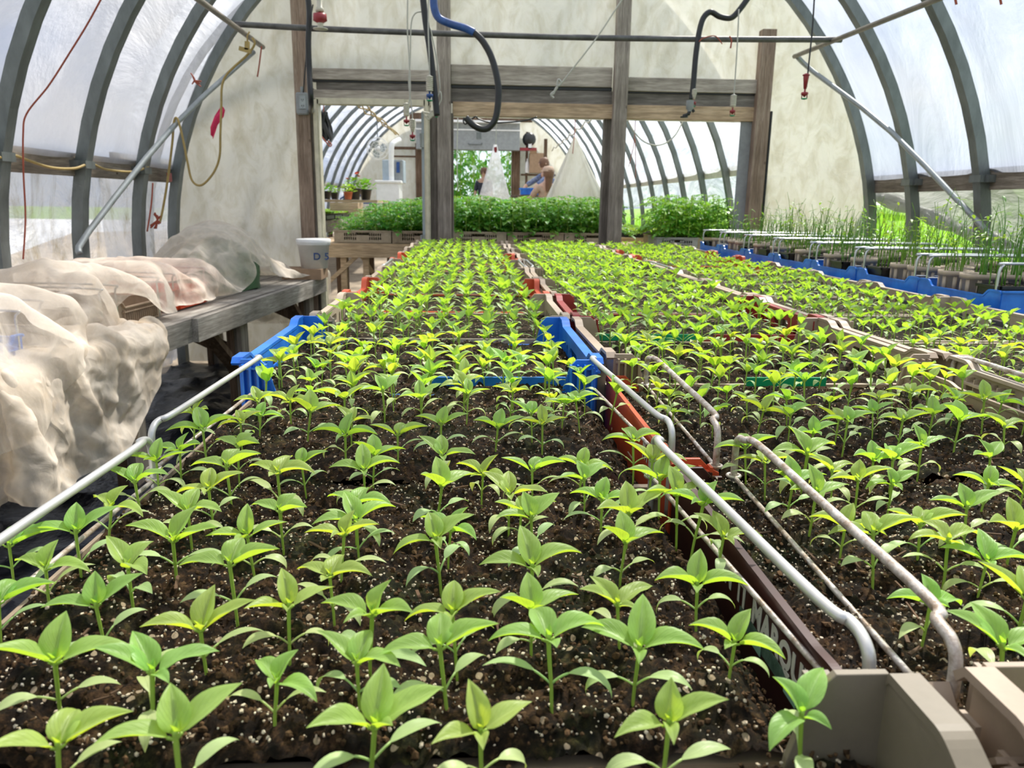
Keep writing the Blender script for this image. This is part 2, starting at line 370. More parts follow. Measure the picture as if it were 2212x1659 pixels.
# ------------------------------------------------------------------ the row covers are draped by a short cloth run
BZ = .835
def drape(kind):
    made = []
    def add(name, v, f):
        me = bpy.data.meshes.new(name); me.from_pydata(v, [], f); o = bpy.data.objects.new(name, me); C.objects.link(o); made.append(o); return o
    def box_(c, d):
        v = [(c[0]+x*d[0]/2, c[1]+y*d[1]/2, c[2]+z*d[2]/2) for x in (-1, 1) for y in (-1, 1) for z in (-1, 1)]
        return add('block', v, [(0, 1, 3, 2), (4, 6, 7, 5), (0, 4, 5, 1), (2, 3, 7, 6), (0, 2, 6, 4), (1, 5, 7, 3)])
    def dome(u, v, rv, ru, h):
        vs = []; fs = []; n = 24; m = 8
        for i in range(m+1):
            a = i/m*PI/2
            for j in range(n):
                b = 2*PI*j/n; vs.append((v+rv*math.cos(a)*math.cos(b), u+ru*math.cos(a)*math.sin(b), BZ-.05+(h+.05)*math.sin(a)))
        for i in range(m):
            for j in range(n): fs.append((i*n+j, i*n+(j+1) % n, (i+1)*n+(j+1) % n, (i+1)*n+j))
        add('dome', vs, fs)
    box_((-.455, -.2, BZ-.07), (1.02, 5.9, .15)); box_((-.47, -.2, .2), (4, 9, .02))
    if kind == 'top':
        for u, v, W, L, h in ((-2.45, -.40, .62, .46, .12), (-1.72, -.36, .66, .62, .12), (-.88, -.46, .60, .50, .12), (-.25, -.48, .60, .48, .12), (.42, -.50, .60, .48, .12)):
            box_((v, u, BZ+h/2), (W, L, h))
            for s in (-1, 1): box_((v, u+s*(L/2-.02), BZ+.14), (W-.03, .03, .25))
        dome(1.50, -.47, .36, .50, .47); dome(1.0, -.5, .3, .3, .16); dome(2.2, -.45, .33, .36, .16)
        nu, nv, NF = 170, 60, 60; u = np.linspace(-3.0, 2.78, nu); v = np.linspace(0, 1, nv)
    else:
        nu, nv, NF = 120, 56, 60; u = np.linspace(-3.0, -.60, nu); v = np.linspace(0, 1, nv)
    for o in made:
        o.modifiers.new('c', 'COLLISION'); o.collision.thickness_outer = .012; o.collision.cloth_friction = 12
    U, V = np.meshgrid(u, v, indexing='ij')
    if kind == 'top': V = -1.05+V*(1.05+.10-.13*np.clip((U+1.6)/1.2, 0, 1)+.16*np.clip((-1.0-U)/.6, 0, 1))
    if kind != 'top': V = -.30+V*(.30+.37*(.25+.75*np.clip((-.60-U)/.55, 0, 1)**.6))
    rg = np.random.default_rng(3)
    Z = (BZ+.62 if kind == 'top' else BZ+.06)+.05*np.sin(U*7+2*V)*np.sin(V*9+U)+.02*np.sin(U*17-V*11)+rg.normal(0, .002, U.shape)
    fs = [(i*nv+j, i*nv+j+1, (i+1)*nv+j+1, (i+1)*nv+j) for i in range(nu-1) for j in range(nv-1)]
    o = add('sheet', np.stack([V, U, Z], -1).reshape(-1, 3).tolist(), fs)
    cm = o.modifiers.new('cl', 'CLOTH'); s = cm.settings
    s.quality = 7; s.mass = .12; s.tension_stiffness = 12; s.compression_stiffness = 12; s.shear_stiffness = 4; s.bending_stiffness = .02 if kind == 'top' else .03
    s.air_damping = 2.5; s.tension_damping = 8; s.shear_damping = 8; s.compression_damping = 8; s.bending_damping = .5
    s.shrink_min = -.30 if kind == 'top' else -.36
    k = cm.collision_settings; k.use_collision = True; k.distance_min = .006; k.use_self_collision = True; k.self_distance_min = .006; k.collision_quality = 2
    if kind != 'top':
        g_ = o.vertex_groups.new(name='pin'); g_.add([i*nv+j for i in range(nu) for j in range(3)], 1, 'REPLACE'); s.vertex_group_mass = 'pin'
    cm.point_cache.frame_start = 1; cm.point_cache.frame_end = NF; sc.frame_end = NF
    for f in range(1, NF+1): sc.frame_set(f)
    me = o.evaluated_get(bpy.context.evaluated_depsgraph_get()).to_mesh()
    R = np.zeros(len(me.vertices)*3); me.vertices.foreach_get('co', R); R = R.reshape(nu, nv, 3)
    for q in made: bpy.data.objects.remove(q)
    sc.frame_set(1); return R
COVER_TOP = drape('top'); COVER_SKIRT = drape('skirt')

# ------------------------------------------------------------------ ground, houses
YW = 7.25                                  # end wall between the two houses
XC1, ZC, R1 = .40, 1.0, 3.2
XC2, R2 = -.41, 3.02
PURZ = 1.72
def arc(xc, R, z0=0.0, n=40, r=None):
    r = r or R; pts = [(xc-r, z0)]
    pts += [(xc-r, z0+(ZC-z0)*k/4) for k in range(1, 4)]
    pts += [(xc-r*math.cos(PI*k/n), ZC+r*math.sin(PI*k/n)) for k in range(n+1)]
    pts += [(xc+r, z0+(ZC-z0)*k/4) for k in (3, 2, 1)]+[(xc+r, z0)]
    return pts
g = MB()
xs = np.linspace(-9, 9, 61); ys = np.linspace(-3, 26, 97); X, Y = np.meshgrid(xs, ys, indexing='ij')
g.grid(np.stack([X, Y, (vnoise(X, Y, 1.3, 3)-.5)*.05-.02+np.interp(Y, [10, 15, 17.6, 21.4], [0, .44, .80, .67])], -1)); struct(g.build('floor', M['dirt'], None, True))
g = MB(); g.grid([[(x, y, -.09) for y in (-60, 150)] for x in (-120, 120)]); struct(g.build('ground', M['lawn']))
g = MB(); g.grid([[(x, y, -.05) for y in (-20, 60)] for x in (-60, -2.95)]); struct(g.build('ground', M['pale']))
g = MB(); xs = np.linspace(-2.7, 1.2, 90); ys = np.linspace(-.6, 6.9, 130); X, Y = np.meshgrid(xs, ys, indexing='ij')
wr = vnoise(X+.6*vnoise(X, Y, 1.1, 5), Y*1.3, 2.2, 9, 4, True)
g.grid(np.stack([X, Y, .035+wr**3*.10], -1))
solid('ground_sheet', g, M['blackcover'], 'wrinkled glossy black plastic sheet over the ground in the aisle', 'ground sheet', smooth=True)

def hoop(Y, xc, R, name='greenhouse_hoop', n=40, w=.075, d=.085, m='galv'):
    mb = MB(); pts = [(x, 0, z) for x, z in arc(xc, R, 0, n)]
    mb.tube(pts, .04, rect=(d, w, (0, 1, 0)))
    o = mb.build(name, M[m]); o.location = (0, Y, 0); return o
CNT = ['', 'second', 'third', 'fourth', 'fifth', 'sixth', 'seventh', 'eighth', 'ninth', 'tenth', 'eleventh', 'twelfth', 'thirteenth', 'fourteenth', 'fifteenth', 'sixteenth']
HY = [YW+.10-.92*i for i in range(0, 8)]
for i, y in enumerate(HY):
    o = hoop(y-(.20 if i == 0 else 0), XC1, R1)
    tag(o, 'grey steel hoop set against the cream end wall' if i == 0 else ('grey steel hoop of the near greenhouse, %s one out from the end wall' % ('first' if i == 1 else CNT[i-1] )), 'hoop', 'steel hoops of the near greenhouse')
# clamps where the hoops cross the side boards
def hoopx(xc, R, z, side):
    return xc+side*(math.sqrt(max(R*R-(z-ZC)**2, 0)) if z > ZC else R)
for i, y in enumerate(HY[1:6]):
    for s in (-1, 1):
        mb = MB(); mb.box((0, 0, 0), (.10, .13, .05)); mb.box((s*.02, -.08, 0), (.07, .04, .05)); mb.box((s*.02, .08, 0), (.07, .04, .05))
        o = mb.build('hoop_bracket', M['galv']); o.location = (hoopx(XC1, R1, PURZ, s), y, PURZ)
        tag(o, 'steel bracket clamping the %s hoop from the end wall to the %s side board' % (('first', 'second', 'third', 'fourth', 'fifth')[i], 'left' if s < 0 else 'right'), 'bracket', 'hoop brackets')
# cover films: a thin skin a little outside the hoops, bellying in between them
def cover(name, xc, R, y0, y1, a0, a1, m, nx, ny, hoops=.92, belly=.035, amp=.03, seed=1, out=.055, parent=None):
    A = np.linspace(a0, a1, nx); Yv = np.linspace(y0, y1, ny)
    AA, YY = np.meshgrid(A, Yv, indexing='ij')
    w = vnoise(AA*3+.8*vnoise(AA*2, YY, 1, seed+5), YY*.8, 1.6, seed, 4, True)
    ph = (YY-(YW+.10))/hoops
    r = R+out-belly*np.sin(PI*ph)**2*1.0-amp*(w**2)*(np.sin(PI*ph)**2+.15)
    mb = MB(); mb.grid(np.stack([xc-r*np.cos(AA), YY, ZC+r*np.sin(AA)], -1))
    return struct(mb.build(name, m, parent, True))
aL = math.asin((PURZ+.03-ZC)/R1)
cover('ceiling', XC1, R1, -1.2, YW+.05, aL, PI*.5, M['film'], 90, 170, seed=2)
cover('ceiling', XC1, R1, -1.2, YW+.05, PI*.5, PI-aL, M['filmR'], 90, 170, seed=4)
# low side curtains
def side_film(name, xo, y0, y1, zf, m, ny=140, nz=26, seed=3, amp=.05, sx=1):
    Yv = np.linspace(y0, y1, ny); T = np.linspace(0, 1, nz); YY, TT = np.meshgrid(Yv, T, indexing='ij')
    zl = np.array([zf(y) for y in Yv])[:, None]
    Z = PURZ+.02+(zl-PURZ-.02)*TT
    w = vnoise(YY*1.2+TT*1.5, TT*2+.5*YY, 1.5, seed, 4, True)
    mb = MB(); mb.grid(np.stack([xo+sx*(.01+w**2*amp*(TT*.9+.1)), YY, Z], -1)); return struct(mb.build(name, m, None, True))
side_film('wall_left', hoopx(XC1, R1, 1.5, -1)-.08, -1.2, YW+.05, lambda y: 0.02, M['filmL'], seed=8, amp=.14, sx=-1)
# right curtain rolled part way up, sagging towards the camera
XRW = XC1+R1+.06
k0 = PX(1885, 422, XRW); k1 = PX(2005, 470, XRW); k2 = PX(2200, 545, XRW)
def zroll(y):
    pts = [(k0.y+.3, k0.z+.02), (k0.y, k0.z), (k1.y, k1.z), (k2.y, k2.z), (k2.y-1.2, k2.z-.32), (k2.y-2.4, k2.z-.5), (-2, k2.z-.7)]
    for (a, za), (b, zb) in zip(pts, pts[1:]):
        if y >= b: t = max(0, min(1, (a-y)/(a-b))); return za+(zb-za)*t
    return pts[-1][1]
side_film('wall_right', XRW, -1.2, YW+.05, zroll, M['curtain'], seed=12, amp=.06)
mb = MB(); P = [(XRW+.03+.02*math.sin(y*5), y, zroll(y)) for y in np.linspace(-1.2, k0.y+.3, 50)]
mb.tube(P, [.055+.015*math.sin(i*1.7) for i in range(50)], 10)
solid('rolled_curtain', mb, M['curtain'], 'rolled-up clear plastic side curtain sagging beyond the right hoops', 'curtain roll', smooth=True)
# side boards
for s, nm in ((-1, 'left'), (1, 'right')):
    mb = MB(); mb.box((0, 0, 0), (.05, 8.6, .15))
    o = mb.build('side_board', M['wy']); o.location = (hoopx(XC1, R1, PURZ, s)+s*.065, YW-4.32, PURZ)
    tag(o, 'long weathered wooden board along the %s side of the near greenhouse' % nm, 'board', 'side boards')
# purlin pipes along the roof, cross pipe and braces
zt = 1.5+1.43
pl = [PY(568, 102, HY[0]-.16), PY(430, 0, 5.25)]; dL = (pl[1]-pl[0])
o = hose('purlin_pipe', [pl[0], pl[0]+dL*2.6], .020, M['tanpipe'], 'thin weathered pipe running along under the left roof curve', 'pipe', 'roof pipes', seg=2)
pr = [PY(1716, 122, HY[0]-.16), PY(2020, 0, 5.0)]; dR = (pr[1]-pr[0])
hose('purlin_pipe', [pr[0], pr[0]+dR*2.4], .020, M['tanpipe'], 'thin weathered pipe running along under the right roof curve', 'pipe', 'roof pipes', seg=2)
hose('cross_pipe', [PY(508, 52, HY[1]), PY(780, 66, HY[1]), PY(1300, 82, HY[1]), PY(1818, 86, HY[1])], .022, M['darkpipe'], 'dark steel pipe spanning the near greenhouse from curve to curve', 'pipe', n=12)
def brace(name, pts, label):
    hose(name, pts, .021, M['galv2'], label, 'brace', 'diagonal braces', seg=3, n=10)
brace('diagonal_brace', [PX(172, 548, hoopx(XC1, R1, 1.3, -1)+.07), PY(192, 500, HY[2]-.05), PY(382, 265, HY[1]-.05), PY(548, 112, HY[0]-.2)], 'round grey brace rising across three left hoops to the roof pipe')
brace('diagonal_brace', [PX(2150, 520, hoopx(XC1, R1, 1.3, 1)-.07), PY(1925, 285, HY[1]-.05), PY(1757, 155, HY[0]-.2), PY(1722, 122, HY[0]-.2)], 'round grey brace falling across the right hoops towards the onion pots')

# ------------------------------------------------------------------ end wall
def WX(px, py=350): return PY(px, py, YW).x
def WZ(py, px=1100): return PY(px, py, YW).z
dx0, dx1, dz = WX(690, 360), WX(922, 360), WZ(222, 800)
ox0, ox1, oz = WX(978, 400), WX(1597, 400), WZ(258, 1300)
out = [(XC1-R1, 0), (dx0, 0), (dx0, dz), (dx1, dz), (dx1, 0), (ox0, 0), (ox0, oz), (ox1, oz), (ox1, 0)]+[p for p in arc(XC1, R1+.03)[::-1]]
out = [p for i, p in enumerate(out) if i == 0 or math.dist(p, out[i-1]) > 1e-4]
me = shape2d('wall_back', out, [], .004)
me.materials.append(M['endfilm']); o = link('wall_back', me); o.rotation_euler = (PI/2, 0, 0); o.location = (0, YW+.06, 0); struct(o)
def board(name, px0, py0, px1, py1, m, label, th=.04, y=0, group=None, cat='board', pyc=None, pxc=None, zlo=None, zhi=None):
    """upright piece measured on the photo: left, top, right, bottom"""
    Yp = YW+y; pm = (py0+py1)/2 if pyc is None else pyc; qm = (px0+px1)/2 if pxc is None else pxc
    x0, x1 = PY(px0, pm, Yp).x, PY(px1, pm, Yp).x; z1, z0 = PY(qm, py0, Yp).z, PY(qm, py1, Yp).z
    if zlo is not None: z0 = zlo
    if zhi is not None: z1 = zhi
    mb = MB(); mb.box((0, 0, 0), (x1-x0, th, z1-z0))
    ob = mb.build(name, M[m]); ob.location = ((x0+x1)/2, Yp, (z0+z1)/2)
    bv = ob.modifiers.new('b', 'BEVEL'); bv.width = .004; bv.segments = 1
    return tag(ob, label, cat, group)
G1 = 'posts of the end wall'
board('timber_post', 641, 0, 672, 520, 'wzr', 'brown weathered post left of the doorway with a grey box on it', .10, -.02, G1, 'post', pyc=250, zlo=0, zhi=3.28)
board('timber_post', 672, 190, 684, 520, 'wz2', 'narrow dark stud between the left post and white door frame', .08, 0, G1, 'post', zlo=0)
board('timber_post', 929, 240, 948, 520, 'wz2', 'dark grey stud right of the blue-grey door edge', .09, 0, G1, 'post', zlo=0)
board('timber_post', 945, 0, 974, 520, 'wz', 'tall grey-brown post carrying the cream wall between door and wide opening', .10, -.06, G1, 'post', pyc=260, zlo=0, zhi=3.95)
board('timber_post', 974, 245, 980, 520, 'wz2', 'thin ribbed dark edging on the right of the tall grey-brown post', .05, -.02, G1, 'post', zlo=0)
board('timber_post', 1299, 258, 1322, 520, 'wz2', 'short dark post behind the tall grey post in the wide opening', .10, .05, G1, 'post', zlo=0)
board('timber_post', 1321, 0, 1350, 520, 'wz', 'tall grey post standing in the wide opening, crossing all header boards', .10, -.07, G1, 'post', pyc=300, zlo=0, zhi=3.93)
board('timber_post', 1625, 65, 1655, 520, 'wzr', 'grey-brown post at the right end of the wide opening', .10, -.05, G1, 'post', pyc=300, zlo=0, zhi=3.02)
board('trim_strip', 1652, 240, 1657, 520, 'blackp', 'thin black strip along the right-hand wide opening post', .02, -.06, None, 'strip', zlo=0)
board('metal_sheet', 1590, 262, 1624, 520, 'greyp', 'smooth grey metal sheet closing the right end of the opening', .012, .0, None, 'sheet', zlo=0)
G2 = 'header boards of the end wall'
board('header_board', 676, 150, 945, 174, 'wx', 'weathered grey header board over the doorway, topmost', .04, -.03, G2)
board('header_board', 684, 178, 945, 196, 'wxd', 'dark header board under the topmost board over the doorway', .04, 0, G2)
board('header_board', 676, 196, 930, 216, 'wx', 'grey header board resting on the white door frame', .04, -.02, G2)
board('header_board', 974, 143, 1322, 186, 'wx', 'wide pale grey header board between the two tall posts', .04, -.03, G2)
board('header_board', 974, 194, 1322, 226, 'wxd', 'dark grey header board between the two tall posts', .04, 0, G2)
board('header_board', 1350, 170, 1640, 200, 'wx', 'grey header board right of the tall grey post', .04, -.03, G2)
board('header_board', 1350, 203, 1640, 234, 'wxd', 'dark grey header board right of the tall grey post', .04, 0, G2)
board('header_board', 978, 226, 1630, 257, 'wxt', 'fresh tan beam across the top of the wide opening', .05, -.01, G2)
for a, b, h in ((676, 945, 176), (974, 1322, 190), (1350, 1640, 201)):  # black strips stand in for the shade in the gaps between boards
    board('shade_strip', a, h-4, b, h+4, 'blackp', 'dark strip standing in for shade between header boards %s' % ('over the doorway' if a == 676 else 'between the tall posts' if a == 974 else 'right of the tall grey post'), .03, -.01, 'dark shade strips between header boards', 'pipe')
# white door frame
fr = thing('door_frame', 'cream painted wooden door frame, open, left of the tall posts', 'door frame', (0, YW-.02, 0))
for n_, (a, b, c, d) in {'jamb': (684, 216, 696, 520), 'jamb2': (918, 216, 930, 520), 'head': (684, 215, 930, 228)}.items():
    x0, x1 = PY(a, (b+d)/2, YW-.02).x, PY(c, (b+d)/2, YW-.02).x; z1, z0 = PY((a+c)/2, b, YW-.02).z, (0 if n_ != 'head' else PY((a+c)/2, d, YW-.02).z)
    mb = MB(); mb.box(((x0+x1)/2, 0, (z0+z1)/2), (x1-x0, .11, z1-z0)); mb.box(((x0+x1)/2, -.06, (z0+z1)/2), ((x1-x0)*.55, .02, z1-z0))
    mb.build('jamb' if n_ != 'head' else 'head', M['cream'], fr)
dr = thing('door_leaf', 'blue-grey door standing open edge-on beside the dark stud', 'door', (PY(917, 380, YW).x, YW+.04, 0))
mb = MB(); mb.box((0, .42, PY(917, 240, YW).z/2), (.055, .80, PY(917, 240, YW).z)); mb.build('panel', M['bluegrey'], dr)
for z in (.35, 1.15, 2.05):
    mb = MB(); mb.box((-.005, -.0, z), (.07, .03, .12)); mb.lathe([(.012, -.06), (.012, .06)], (-.035, -.01, z), 8); mb.build('hinge', M['galv2'], dr)
# electrical box with outlet
p = PY(653, 224, YW-.09)
eb = thing('outlet_box', 'grey electrical outlet box screwed to the brown left post', 'outlet box', p)
bm = MB(); bm.box((0, 0, 0), (.105, .05, .185)); o = bm.build('housing', M['greyp'], eb); o.modifiers.new('b', 'BEVEL').width = .012
bm = MB(); bm.box((.01, -.03, .01), (.055, .01, .11)); bm.build('cover_plate', M['galv2'], eb)
for z in (.03, -.02):
    bm = MB()
    for sx in (-.008, .008): bm.box((.01+sx, -.036, z), (.004, .004, .012))
    bm.lathe([(.003, -.002), (.003, .002)], (.01, -.036, z-.013), 8); bm.build('socket', M['blackp'], eb)
bm = MB(); bm.lathe([(.012, 0), (.012, .05)], (0, 0, .09), 10); bm.build('conduit', M['greyp'], eb)
# pink tape on the left hoop, red tags
def rag(name, pts, m, label, cat, th=.003):
    mb = MB(); n = len(pts)//2; L = pts[:n]; Rr = pts[n:][::-1]
    G = []
    for i in range(n):
        a, b = Vector(L[i]), Vector(Rr[i]); G.append([tuple(a.lerp(b, t)+Vector((0, .02*math.sin(i*2.1+t*5), 0))) for t in np.linspace(0, 1, 5)])
    mb.grid(G); return solid(name, mb, m, label, cat, smooth=True)
Yp = YW-.25
rag('pink_tape', [PY(478, 228, Yp), PY(462, 250, Yp), PY(456, 275, Yp), PY(455, 292, Yp), PY(462, 301, Yp), PY(470, 270, Yp), PY(482, 252, Yp), PY(488, 238, Yp)], M['pink'], 'bright pink plastic tape hanging on the hoop by the cream wall', 'tape')
b0 = PX(366, 383, hoopx(XC1, R1, PURZ, -1)+.035)
mb = MB(); mb.box((0, 0, 0), (.004, .10, .07)); o = mb.build('red_tag', M['redm']); o.location = b0; tag(o, 'small red tag stuck on the left side board near the end wall', 'tag')

# ------------------------------------------------------------------ overhead hoses, cords, sprinklers
Yh = 6.3
def pts(Y, *q): return [PY(a, b, Y) for a, b in q]
hose('black_hose', pts(6.3, (663, -30), (668, 30), (666, 90), (668, 150), (672, 225))+[PY(672, 240, 7.15)], .022, M['hose'], 'black hose running down beside the brown left post', 'hose')
hose('power_cable', pts(7.1, (676, 10), (664, 80), (660, 140), (655, 200)), .006, M['hose'], 'thin black power cable dropping to the grey outlet box', 'cable')
hose('black_hose', pts(5.6, (912, -20), (920, 50), (929, 110), (937, 180), (944, 250)), .022, M['hose'], 'straight black hose hanging in front of the tall door-side post', 'hose')
hose('supply_hose', pts(5.2, (938, -30), (937, 10), (947, 38), (975, 52), (1005, 61), (1024, 70)), .024, M['bluehose'], 'blue length of hose curving down to the dark cross pipe', 'hose')
hose('black_hose', pts(5.2, (1024, 70), (1042, 88), (1060, 120), (1072, 160), (1077, 200), (1072, 250), (1060, 272), (1045, 279), (1025, 272), (1006, 254)), .021, M['hose'], 'black hose hanging in a big loop before the tan beam', 'hose')
hose('black_hose', pts(6.28, (1620, -10), (1600, 18), (1580, 38), (1555, 36), (1535, 26), (1520, 38), (1512, 62), (1507, 90), (1502, 130), (1498, 180), (1494, 215)), .022, M['hose'], 'black hose bending over the cross pipe and hanging at right', 'hose')
def sprinkler(p, label, s=1, top='ivory', ribs=7, hang=.0, knob='redm'):
    t = thing('sprinkler', label, 'sprinkler', p, group='hanging sprinklers', s=s)
    mb = MB(); prof = [(.004, .10)]
    for k in range(ribs): z = .09-k*.012; prof += [(.024, z), (.024, z-.006), (.019, z-.008), (.019, z-.010)]
    prof += [(.010, .0), (.0, -.002)]
    mb.lathe(prof, (0, 0, 0), 14); mb.build('weight', M[top], t, True)
    mb = MB(); mb.lathe([(.006, 0), (.006, -.02), (.022, -.022), (.024, -.035), (.010, -.045), (.004, -.052)], (0, 0, 0), 12); mb.box((.018, 0, -.045), (.004, .008, .03)); mb.box((-.018, 0, -.045), (.004, .008, .03)); mb.build('head', M[knob], t, True)
    mb = MB(); mb.lathe([(0, -.058), (.02, -.06), (.02, -.066), (0, -.07)], (0, 0, 0), 12); mb.build('spinner', M['green'], t, True)
    return t
def line(Y, q, r=.0045, m='cordg', label='', cat='cord', name='hanging_line'): return hose(name, pts(Y, *q), r, M[m], label, cat)
line(5.5, [(881, -20), (880, 60), (884, 130), (886, 200), (880, 238)], label='thin grey tube holding the left ribbed sprinkler by the doorway')
sprinkler(PY(878, 252, 5.5), 'ribbed ivory sprinkler with dark red head hanging in the doorway', .9)
line(5.7, [(912, 25), (896, 30), (888, 55), (886, 130), (883, 180), (889, 230), (892, 262)], label='thin grey tube looping down to the lower doorway sprinkler')
sprinkler(PY(891, 285, 5.7), 'lower ribbed ivory sprinkler hanging before the white door edge', .9, ribs=5)
line(5.55, [(926, -20), (925, 60), (927, 120), (928, 165)], label='pale tube holding the big coiled weight by the tall post')
sprinkler(PY(928, 196, 5.55), 'large coiled ivory weight hanging before the tall door-side post', 1.0, ribs=8, knob='bluehose')
line(5.6, [(929, 60), (942, 120), (950, 185), (944, 212), (951, 198), (953, 215), (945, 232)], label='grey tube curling beside the black straight hose')
sprinkler(PY(943, 240, 5.6), 'small ivory connector tied beside the black straight hose', .6, ribs=4)
mb = MB()
for a in range(9): 
    q = pts(5.6, (936+random.uniform(-8, 14), 242+random.uniform(-6, 8)), (930+random.uniform(-10, 14), 252+random.uniform(-8, 10)), (925+random.uniform(-14, 20), 246+random.uniform(-8, 10)))
    mb.tube(smoothpath(q, 4), .006, 6)
solid('tied_rag', mb, M['ivory'], 'knotted white rag and tubing tied above the blue-grey door edge', 'rag', smooth=True)
t = thing('ceiling_valve', 'dark red and white valve hanging above the cross pipe at left', 'valve', PY(691, 35, 6.2))
mb = MB(); mb.lathe([(.02, .16), (.02, .06), (.03, .055), (.03, .03), (.008, .03), (.008, .02)], (0, 0, 0), 12); mb.build('neck', M['ivory'], t, True)
mb = MB(); mb.lathe([(.012, .03), (.02, .02), (.05, .015), (.052, -.03), (.035, -.04), (.02, -.05)], (0, 0, 0), 16); mb.build('bowl', M['redm'], t, True)
mb = MB(); mb.lathe([(.025, -.04), (.02, -.07), (.02, -.08), (.055, -.085), (.055, -.09), (0, -.092)], (0, 0, 0), 14); mb.build('cap', M['ivory'], t, True)
line(6.2, [(686, -40), (690, 5), (691, 15)], label='short white tube holding the dark red valve')
line(6.1, [(1596, 20), (1594, 70), (1590, 140), (1585, 210)], .005, label='thin grey tube holding the sprinkler before the tan beam')
sprinkler(PY(1583, 232, 6.1), 'ivory sprinkler hanging alone before the right end of tan beam', .95)
sprinkler(PY(1499, 215, 6.2), 'small ivory sprinkler on the black hose by the right header', .8, ribs=4)
t = thing('hose_valve', 'black shut-off valve on the end of the right black hose', 'valve', PY(1490, 235, 6.2))
mb = MB(); mb.lathe([(.03, .06), (.03, .0), (.018, -.01), (.018, -.02)], (0, 0, 0), 12); mb.build('coupling', M['greyp'], t, True)
mb = MB(); mb.tube([(0, 0, -.02), (-.01, 0, -.045)], .014, 8); mb.tube([(.02, 0, -.02), (.035, 0, -.01)], .012, 8); mb.tube([(-.05, 0, -.055), (.0, 0, -.035)], .012, 8); mb.lathe([(0, 0), (.03, .0), (.03, .01), (0, .012)], (-.04, 0, -.066), 12); mb.build('tap', M['blackp'], t, True)
line(4.9, [(1760, -20), (1755, 60), (1748, 130), (1742, 188)], .005, 'hose', 'thin black tube holding the right hanging sprinkler')
sprinkler(PY(1739, 192, 4.9), 'dark red sprinkler hanging low before the right wall panel', .9, top='redm', ribs=1)
line(5.3, [(1350, -10), (1330, 20), (1290, 80), (1240, 145), (1207, 187)], .0045, label='slanting grey rope from the tall grey post')
mb = MB()
for q in (((1207, 183), (1200, 192), (1196, 202), (1190, 205)), ((1207, 186), (1212, 178), (1206, 172), (1203, 186)), ((1204, 188), (1199, 196), (1190, 204), (1196, 212))):
    mb.tube(smoothpath(pts(5.3, *q), 5), .007, 6)
solid('rope_knot', mb, M['cordg'], 'loose knotted end of the slanting grey rope', 'rope', smooth=True)
line(6.25, [(1560, 95), (1545, 78), (1520, 82), (1510, 90)], .004, 'cordr', 'red-brown string tied on the cross pipe near the right hose', name='string')
line(6.25, [(1576, 78), (1580, 88), (1578, 104)], .006, 'cordr', 'short red-brown string end dangling from the cross pipe', name='string')
# cords on the left
XLi = hoopx(XC1, R1, PURZ, -1)+.04
hose('extension_cord', [PX(-40, 335, XLi), PX(0, 340, XLi), PX(30, 336, XLi), PX(60, 346, XLi), PX(110, 362, XLi), PX(160, 364, XLi), PX(195, 354, XLi), PX(230, 366, XLi), PX(285, 371, XLi), PX(320, 360, XLi)], .009, M['cordt'], 'yellow-brown extension cord sagging along the left side board', 'cord')
hose('extension_cord', pts(6.35, (545, 82), (550, 95), (535, 118), (505, 145), (487, 165), (479, 190), (478, 230), (476, 290), (474, 340), (460, 375), (435, 400), (415, 390), (405, 350), (395, 300), (384, 258), (376, 262), (372, 310), (362, 390), (352, 450), (345, 482)), .009, M['cordt'], 'yellow extension cord looping down before the cream wall', 'cord', seg=6)
t = thing('cord_plug', 'tan three-way plug hanging at the end of the left roof pipe', 'plug', PY(530, 108, 6.3))
mb = MB(); mb.box((0, 0, 0), (.09, .03, .03), ry=.25); mb.box((.015, 0, .03), (.03, .03, .06), ry=.1); mb.build('body', M['cordt'], t)
mb = MB(); mb.tube([(.02, 0, .05), (.02, 0, .1), (.04, 0, .13)], .006, 8); mb.build('cord_end', M['cordt'], t, True)
line(6.9, [(565, 100), (560, 140), (556, 166)], .006, 'cordr', 'thin brown string hanging from the left pipe end', name='string')
line(4.3, [(228, -20), (190, 50), (150, 115), (105, 185), (58, 245), (50, 290), (51, 380), (55, 470), (50, 560)], .0045, 'cordr', 'long red-brown string hanging across the first left hoop', name='string')
mb = MB()
for k in range(7):
    mb.tube(smoothpath(pts(6.2, (412+k*1.5, 158+k*2), (420, 170+k), (424+random.uniform(-10, 14), 178+random.uniform(-8, 10))), 4), .005, 5)
solid('string_knot', mb, M['cordr'], 'red-brown string knotted round the third left hoop', 'string', smooth=True)
mb = MB()
for k in range(9):
    mb.tube(smoothpath(pts(6.0, (345+random.uniform(-14, 5), 462+random.uniform(-4, 6)), (340, 475), (336+random.uniform(-12, 12), 488+random.uniform(-8, 8))), 4), .006, 5)
solid('string_knot', mb, M['cordr'], 'bundle of red-brown string above the covered green mound', 'string', smooth=True)
line(5.9, [(330, 395), (327, 440), (318, 500)], .006, 'cordr', 'dark red string hanging between left hoops near the mound', name='string')
for a, b in ((2066, 10), (2163, 24)):
    line(4.0, [(a-12, -30), (a-4, -8), (a, 10)], .006, 'cordr', 'frayed string end at the top of the frame, %s' % ('nearer the roof pipe' if a < 2100 else 'nearer the corner'), name='string')

